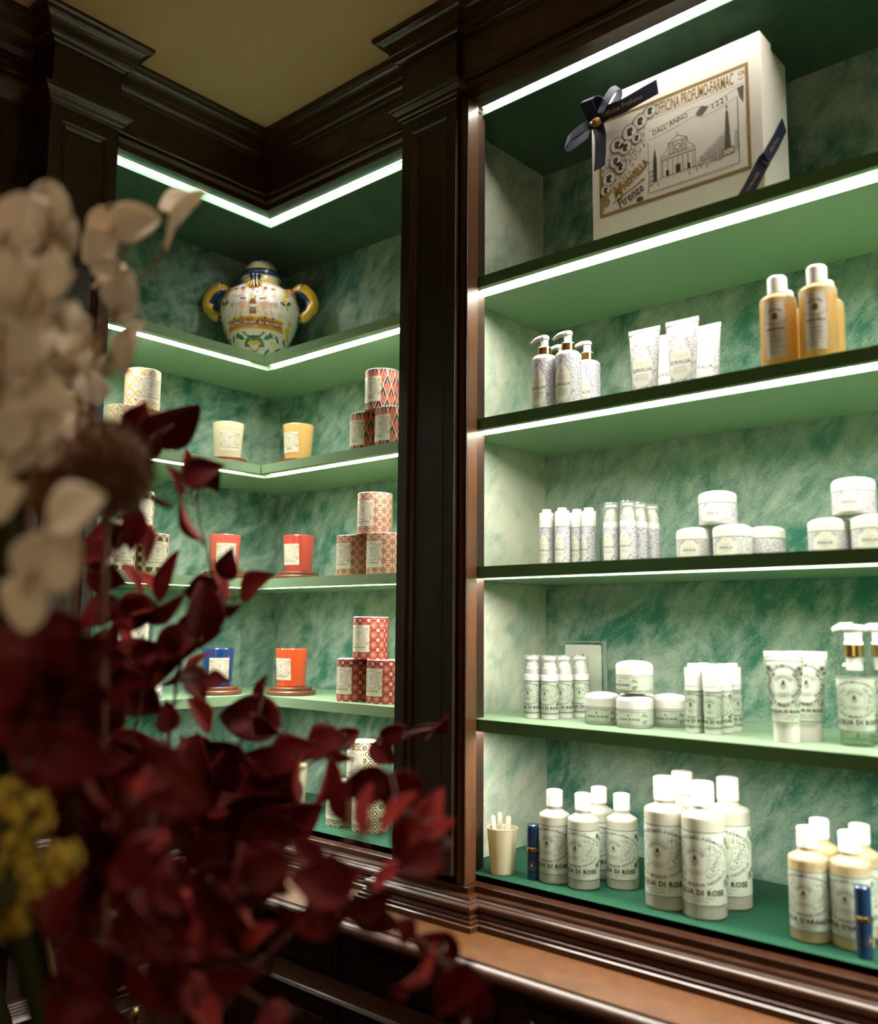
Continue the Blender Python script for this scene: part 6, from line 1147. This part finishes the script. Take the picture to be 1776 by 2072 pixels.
for sg in (-1, 1):   # seated painted figures
    f = lambda pts: [(sg * a, b_) for a, b_ in pts]; d.lv = 0
    d.poly(f([(.016, .188), (.022, .206), (.033, .208), (.040, .196), (.036, .182), (.030, .172), (.018, .173)]), 'maj_skin'); d.poly(f([(.018, .174), (.034, .180), (.052, .172), (.056, .150), (.060, .134), (.055, .134), (.048, .156), (.030, .166)]), 'maj_skin')
    d.poly(f([(.022, .174), (.036, .166), (.040, .150), (.036, .134), (.032, .134), (.032, .152), (.022, .162)]), 'maj_skin'); d.poly(f([(.034, .204), (.048, .198), (.064, .204), (.064, .199), (.049, .192), (.036, .196)]), 'maj_skin'); d.disc(sg * .031, .216, .0068, .008, 'maj_skin'); d.up()
    d.poly(f([(.024, .218), (.027, .227), (.036, .228), (.040, .221), (.033, .219), (.028, .212)]), 'maj_brown'); d.line(sg * .019, .186, sg * .037, .189, .0035, 'maj_blue'); d.poly(f([(.055, .136), (.062, .136), (.062, .131), (.055, .132)]), 'black'); d.poly(f([(.031, .136), (.038, .136), (.038, .131), (.031, .132)]), 'black')
    d.lv = 0
    # drapery, suns, leaves
    for q in range(3): d.curve([(sg * (.040 + .010 * q + .010 * math.cos(a)), .188 - q * .004 - .012 * math.sin(a)) for a in [PI * k / 8 for k in range(9)]], .0010, 'maj_grey')
    for x, y in ((.066, .172),):
        d.disc(sg * x, y, .0048, .0048, 'maj_yellow'); 
        for k in range(10): a = k * PI / 5; d.line(sg * x + .0055 * math.cos(a), y + .0055 * math.sin(a), sg * x + .0095 * math.cos(a), y + .0095 * math.sin(a), .0011, 'maj_brown')
    d.disc(sg * .056, .222, .0070, .0040, 'maj_yellow'); d.disc(sg * .056, .2245, .0068, .0030, 'maj_blue')
    leafy(sg * .098, .205, .027, sg * -.35, 'maj_yellow'); leafy(sg * .096, .226, .018, sg * -.7, 'maj_yellow'); leafy(sg * .104, .175, .013, sg * .3, 'maj_yellow'); leafy(sg * .110, .186, .015, sg * -.9, 'maj_green'); leafy(sg * .090, .182, .012, sg * 1.2, 'maj_blue')
    curl(sg * .080, .142, .007, sg, 'maj_yellow', .0022); curl(sg * .042, .141, .005, sg, 'maj_yellow', .002)
    for q in range(3): d.curve([(sg * (.108 + .006 * q) + .010 * math.cos(a), .150 - q * .006 - .014 * math.sin(a)) for a in [PI * k / 8 for k in range(9)]], .0011, 'maj_grey')
    leafy(sg * .112, .100, .030, sg * .2, 'maj_yellow'); leafy(sg * .118, .128, .016, sg * -.2, 'maj_yellow'); leafy(sg * .100, .080, .013, sg * .9, 'maj_green')
    leafy(sg * .044, .085, .019, sg * -1.1, 'maj_green'); leafy(sg * .070, .082, .012, sg * .5, 'maj_blue'); curl(sg * .058, .066, .009, -sg, 'maj_yellow', .0035); curl(sg * .026, .090, .008, sg, 'maj_yellow', .0032); leafy(sg * .040, .046, .012, sg * -.7, 'maj_green'); leafy(sg * .078, .056, .014, sg * -1.2, 'maj_green')
    for q in range(3): d.curve([(sg * (.060 + .004 * q) + .009 * math.cos(a), .094 - q * .003 - .007 * math.sin(a)) for a in [PI * k / 6 for k in range(7)]], .0010, 'maj_grey')
    d.curve([(sg * (.010 + .008 * k), .044 + .006 * math.sin(k)) for k in range(5)], .0009, 'maj_grey')
for k in range(11): a = PI + PI * k / 10; leafy(.022 * math.cos(a + PI), .060 + .020 * abs(math.sin(a)), .011, -(k - 5) * .28 * -1, 'maj_green')
d.up(); d.poly([(-.020, .062), (.020, .062), (.012, .048), (.004, .042), (.006, .032), (-.006, .032), (-.004, .042), (-.012, .048)], 'maj_orange')
for k in range(5): d.disc(-.014 + k * .007, .066 + (.004 if k % 2 else 0), .005, .005, 'maj_yellow', 12)
d.lv = 0; d.curve([(.030 * math.cos(a), .098 + .016 * math.sin(a)) for a in [PI + PI * k / 14 for k in range(15)]], .0038, 'maj_blue')
rnd = random.Random(8)
for k in range(60): x = rnd.uniform(-.12, .12); y = rnd.uniform(.14, .245); d.disc(x, y, .0007, .0007, 'maj_brown', 6)
for k in range(44): x = rnd.uniform(-.125, .125); y = rnd.uniform(.165, .245); d.curve([(x, y), (x + .003, y - .006), (x - .001, y - .011), (x + .002, y - .016)], .0009, 'maj_grey')
def umap(x, y, h):
    r = urr(y); rr = r + .0006 + h; a = -PI / 2 + x / max(.075, r); return (rr * math.cos(a), rr * math.sin(a), y)
part('painted_decoration', d.to(MB(), umap, .00025), t, 'painted figures, leaves and banner lettering')

# ------------------------------------------------------------------ the bouquet in the foreground
def leafmesh(name, mat, seed, cup=.18, ratio=.80, tip=.12, curl_=.1, pointed=0.0):
    rnd = random.Random(seed); nx, ny = 14, 8; V = []; F = []
    for side in (0, 1):
        for i in range(nx + 1):
            f = i / nx; w = ratio / 2 * (math.sin(PI * min(1, f ** .80)) ** .72) * (1 + .05 * math.sin(7 * f + seed))
            if pointed and f > .45: w *= 1 - pointed * ((f - .45) / .55) ** 1.2 * (1 - .3 * (f - .45))
            for j in range(ny + 1):
                s_ = -1 + 2 * j / ny; y = s_ * w
                z = cup * (s_ * s_ * .35 * (w / (ratio / 2)) ** 1.2) - curl_ * (f - .4) ** 2 + .015 * math.sin(5 * f + 3 * s_ + seed) - .012 * (1 - abs(s_)) ** 4
                V.append((f, y, z - side * .012))
    def idx(sd, i, j): return sd * (nx + 1) * (ny + 1) + i * (ny + 1) + j
    for i in range(nx):
        for j in range(ny):
            F.append((idx(0, i, j), idx(0, i + 1, j), idx(0, i + 1, j + 1), idx(0, i, j + 1))); F.append((idx(1, i, j), idx(1, i, j + 1), idx(1, i + 1, j + 1), idx(1, i + 1, j)))
        F.append((idx(0, i, 0), idx(1, i, 0), idx(1, i + 1, 0), idx(0, i + 1, 0))); F.append((idx(0, i, ny), idx(0, i + 1, ny), idx(1, i + 1, ny), idx(1, i, ny)))
    mb = MB(); mb.add(V, F, mat, True); return mb.mesh(name)
RED = [leafmesh('leaf', 'leaf_red', k, .22 + .1 * k, .80, .12, .10 + .10 * k, .75 if k % 2 else .25) for k in range(4)]
RED_LIT = [leafmesh('leaf', 'leaf_red_lit', 20 + k, .22 + .1 * k, .80, .12, .10 + .10 * k, .3) for k in range(4)]
WHT = [leafmesh('leaf', 'leaf_white', 10 + k, .12 + .08 * k, .86, .1, .05 + .12 * k) for k in range(4)]
BR = {
 'R1': ('dark red eucalyptus branch rising tallest, its pointed leaf over the lattice candle boxes', 'dried eucalyptus branch'),
 'R2': ('dark red eucalyptus branch with a star of leaves in front of the second corner shelf', ''),
 'R3': ('dark red eucalyptus branch with one big broad leaf under the orange-red candle', ''),
 'R4': ('dark red eucalyptus branch reaching furthest right across the foot of the pilaster', ''),
 'R5': ('dark red eucalyptus branch ending in a big round bright-edged leaf on the pilaster', ''),
 'R6': ('dark red eucalyptus branch drooping to the right over the counter edge', ''),
 'R7': ('dark red eucalyptus branch at the left edge with a long bright folded leaf', ''),
 'R8': ('dark red eucalyptus branch with large blurred leaves close to the viewer at the left', ''),
 'R9': ('dark red eucalyptus branch low in the middle with two bright slanting leaves', ''),
 'R10': ('dark red eucalyptus branch lowest at the bottom edge', ''),
 'R11': ('dark red eucalyptus branch half hiding the blue patterned candle boxes', ''),
 'W1': ('bleached white eucalyptus branch with round leaves against the dark pilaster', ''),
 'W2': ('bleached white eucalyptus branch with a thin twisted leaf in front of the lit niche', ''),
 'W3': ('bleached white eucalyptus branch with the topmost pointed leaf at the upper left', ''),
 'W4': ('bleached white eucalyptus branch cut by the left edge of the picture', ''),
 'W5': ('bleached white eucalyptus branch with the lowest large pale leaves', '')}
VASE = Vector((1.5074, -1.3668, -.515))
rnd = random.Random(5)
for k, rows in LEAVES.items():
    white = k[0] == 'W'; lab = BR[k][0]; org = VASE
    t = thing('white_eucalyptus_branch' if white else 'red_eucalyptus_branch', lab, 'dried branch', tuple(org), 0, 'bleached eucalyptus branches' if white else 'dark red eucalyptus branches')
    mt = 'stem_brown' if white else 'stem_red'
    pts = [Vector(p) - org for p in STEMS[k]]; n = len(pts); mb = MB()
    pts = [Vector(((rnd.random() - .5) * .03, (rnd.random() - .5) * .03, -.17))] + pts
    mb.tube(pts, [.0030 * (1 - .65 * i / n) for i in range(n + 1)], mt, 7)
    for (x, y, z, qw, qx, qy, qz, ln, sx, sy, sz, fl) in rows:
        b_ = Vector((x, y, z)) - org; s0 = Vector((sx, sy, sz)) - org; q = Quaternion((qw, qx, qy, qz)); ax = q @ Vector((1, 0, 0))
        mid = (s0 + b_) / 2 - ax * .012 + Vector((0, 0, -.006)); mb.tube([s0, mid, b_ - ax * .004, b_ + ax * .006], [.0016, .0013, .0011, .0009], mt, 6)
        o = link('leaf', (WHT if white else RED_LIT if fl else RED)[rnd.randrange(4)], t)
        if fl: o['label'] = 'red leaf with overhead light painted in as coral'
        o.location = b_; o.rotation_mode = 'QUATERNION'; o.rotation_quaternion = q; o.scale = (ln, ln * (.62 if fl else 1), ln)
    part('stem', mb, t)
# fuzzy teasel head
t = thing('teasel', 'fuzzy reddish brown teasel head on a thin stem behind the white leaves', 'dried flower', tuple(VASE))
def ball(cen, R_, nb, ln, mat, seed):
    rr = random.Random(seed); core = MB(); bm = bmesh.new(); bmesh.ops.create_icosphere(bm, subdivisions=4, radius=1)
    for v in bm.verts: v.co = Vector((v.co.x * R_[0], v.co.y * R_[0], v.co.z * R_[1])) * (1 + .04 * math.sin(v.co.x * 19) * math.sin(v.co.z * 23)) + cen
    core.add([v.co[:] for v in bm.verts], [[v.index for v in f.verts] for f in bm.faces], mat, True); bm.free()
    bri = MB(); vs = []; fs = []
    for _ in range(nb):
        d_ = Vector((rr.gauss(0, 1), rr.gauss(0, 1), rr.gauss(0, 1))).normalized(); p = cen + Vector((d_.x * R_[0], d_.y * R_[0], d_.z * R_[1])) * .97; dd = (d_ + Vector((rr.gauss(0, .25), rr.gauss(0, .25), .35 + rr.gauss(0, .2)))).normalized(); s_ = dd.orthogonal().normalized() * .0007; u_ = dd.cross(s_)
        o = len(vs); vs += [p + s_, p - s_ * .5 + u_ * .8, p - s_ * .5 - u_ * .8, p + dd * ln * rr.uniform(.6, 1.3)]; fs += [(o, o + 1, o + 3), (o + 1, o + 2, o + 3), (o + 2, o, o + 3)]
    bri.add(vs, fs, 'bristle'); return core, bri
tc = Vector((1.508, -1.396, .096)) - VASE
core, bri = ball(tc, (.037, .043), 2600, .010, 'teasel_brown', 3)
fh = part('flower_head', core, t); o = part('bristles', bri, fh); o['kind'] = 'stuff'
part('stem', MB().tube([(0, 0, -.16), (.015, -.02, .2), (.02, -.04, .5), tc - Vector((0, 0, .045))], .0025, 'stem_brown', 8), t)
t = thing('teasel', 'second smaller fuzzy brown teasel head lower left, mostly behind pale leaves', 'dried flower', tuple(VASE))
tc = Vector((1.470, -1.435, .088)) - VASE
core, bri = ball(tc, (.028, .036), 1500, .009, 'teasel_brown', 4)
fh = part('flower_head', core, t); o = part('bristles', bri, fh); o['kind'] = 'stuff'
part('stem', MB().tube([(0, 0, -.16), (.0, -.04, .2), (-.01, -.09, .5), tc - Vector((0, 0, .036))], .0025, 'stem_brown', 8), t)
# olive strap leaves
for k, (a, b_, c_, lab) in enumerate((((1.527, -1.491, -.12), (1.538, -1.498, -.004), (1.552, -1.499, .090), 'dark olive green strap leaf rising along the left edge'), ((1.515, -1.500, -.16), (1.515, -1.510, -.04), (1.520, -1.512, .04), 'dark olive green strap leaf cut by the left edge, lower'))):
    t = thing('strap_leaf', lab, 'leaf', tuple(VASE), 0, 'olive strap leaves')
    P = [Vector((0, 0, -.16)), Vector((.01, -.06, .1))] + [Vector(q) - VASE for q in (a, b_, c_)]
    Q = []
    for i in range(len(P) - 1):
        p0, p1, p2, p3 = P[max(i - 1, 0)], P[i], P[i + 1], P[min(i + 2, len(P) - 1)]
        for j in range(6): f = j / 6; Q.append(.5 * ((2 * p1) + (p2 - p0) * f + (2 * p0 - 5 * p1 + 4 * p2 - p3) * f * f + (3 * p1 - p0 - 3 * p2 + p3) * f ** 3))
    Q.append(P[-1]); vs = []; n = len(Q); sd = Rv
    for i, p in enumerate(Q): f = i / (n - 1); w = .0165 * min(1, (1 - f) * 4.0) * (.35 + .65 * min(1, f * 2)); vs += [p - sd * w, p + Vector((0, .004, 0)) * (w / .0165), p + sd * w, p + Vector((0, .0055, 0))]
    fs = [(i * 4 + q, i * 4 + (q + 1) % 4, i * 4 + 4 + (q + 1) % 4, i * 4 + 4 + q) for i in range(n - 1) for q in range(4)]
    part('blade', MB().add(vs, fs, 'leaf_olive', True), t)
# yellow blossom spray
t = thing('yellow_blossom', 'mustard yellow feathery flower spray at the lower left edge', 'flower', tuple(VASE))
mb = MB(); rr = random.Random(12); ctr = [Vector(q) - VASE for q in ((1.608, -1.509, -.216), (1.620, -1.500, -.190), (1.600, -1.515, -.240), (1.622, -1.497, -.235), (1.600, -1.515, -.180), (1.606, -1.508, -.263), (1.635, -1.486, -.222))]
for ci, c_ in enumerate(ctr):
    for _ in range(70):
        d_ = Vector((rr.gauss(0, 1), rr.gauss(0, 1), rr.gauss(0, 1))).normalized(); p = c_ + d_ * .015 * rr.uniform(.5, 1.0); R_ = rr.uniform(.0025, .0045)
        o = []; 
        for q in ((1, 0, 0), (-1, 0, 0), (0, 1, 0), (0, -1, 0), (0, 0, 1.3), (0, 0, -1.3)): o.append(p + Vector(q) * R_)
        mb.add(o, [(0, 2, 4), (2, 1, 4), (1, 3, 4), (3, 0, 4), (2, 0, 5), (1, 2, 5), (3, 1, 5), (0, 3, 5)], 'blossom_yellow', True)
o = part('florets', mb, t); o['kind'] = 'stuff'
mb = MB().tube([(0, 0, -.16), (.05, -.09, .05), (.11, -.165, .25), ctr[0]], .0028, 'stem_green', 8)
for c_ in ctr[1:]: mb.tube([Vector((.11, -.165, .25)), (Vector((.11, -.165, .28)) + c_) / 2, c_], .0016, 'stem_green', 6)
part('stem', mb, t)
# vase and pedestal below the picture, carrying the bouquet
t = thing('vase', 'plain stone-coloured vase holding the dried bouquet', 'vase', (VASE.x, VASE.y, -.775))
part('body', MB().lathe([(0, 0), (.055, 0), (.060, .004), (.085, .07), (.088, .11), (.070, .18), (.052, .22), (.056, .245), (.060, .250), (.056, .249), (.048, .222), (.066, .18), (.083, .11), (.080, .07), (.05, .012), (0, .012)], 'stone', 40), t)
t = thing('pedestal_table', 'small round dark wood pedestal table under the vase', 'table', (VASE.x, VASE.y, -1.55))
part('table_top', MB().lathe([(0, .750), (.20, .750), (.205, .755), (.205, .770), (.20, .775), (0, .775)], 'mahogany_trim', 48), t)
part('column', MB().lathe([(0, .02), (.05, .03), (.03, .08), (.025, .3), (.035, .45), (.028, .68), (.05, .75)], 'mahogany_trim', 24), t)
part('foot', MB().lathe([(0, 0), (.15, 0), (.15, .02), (.05, .03), (0, .03)], 'mahogany_trim', 32), t)
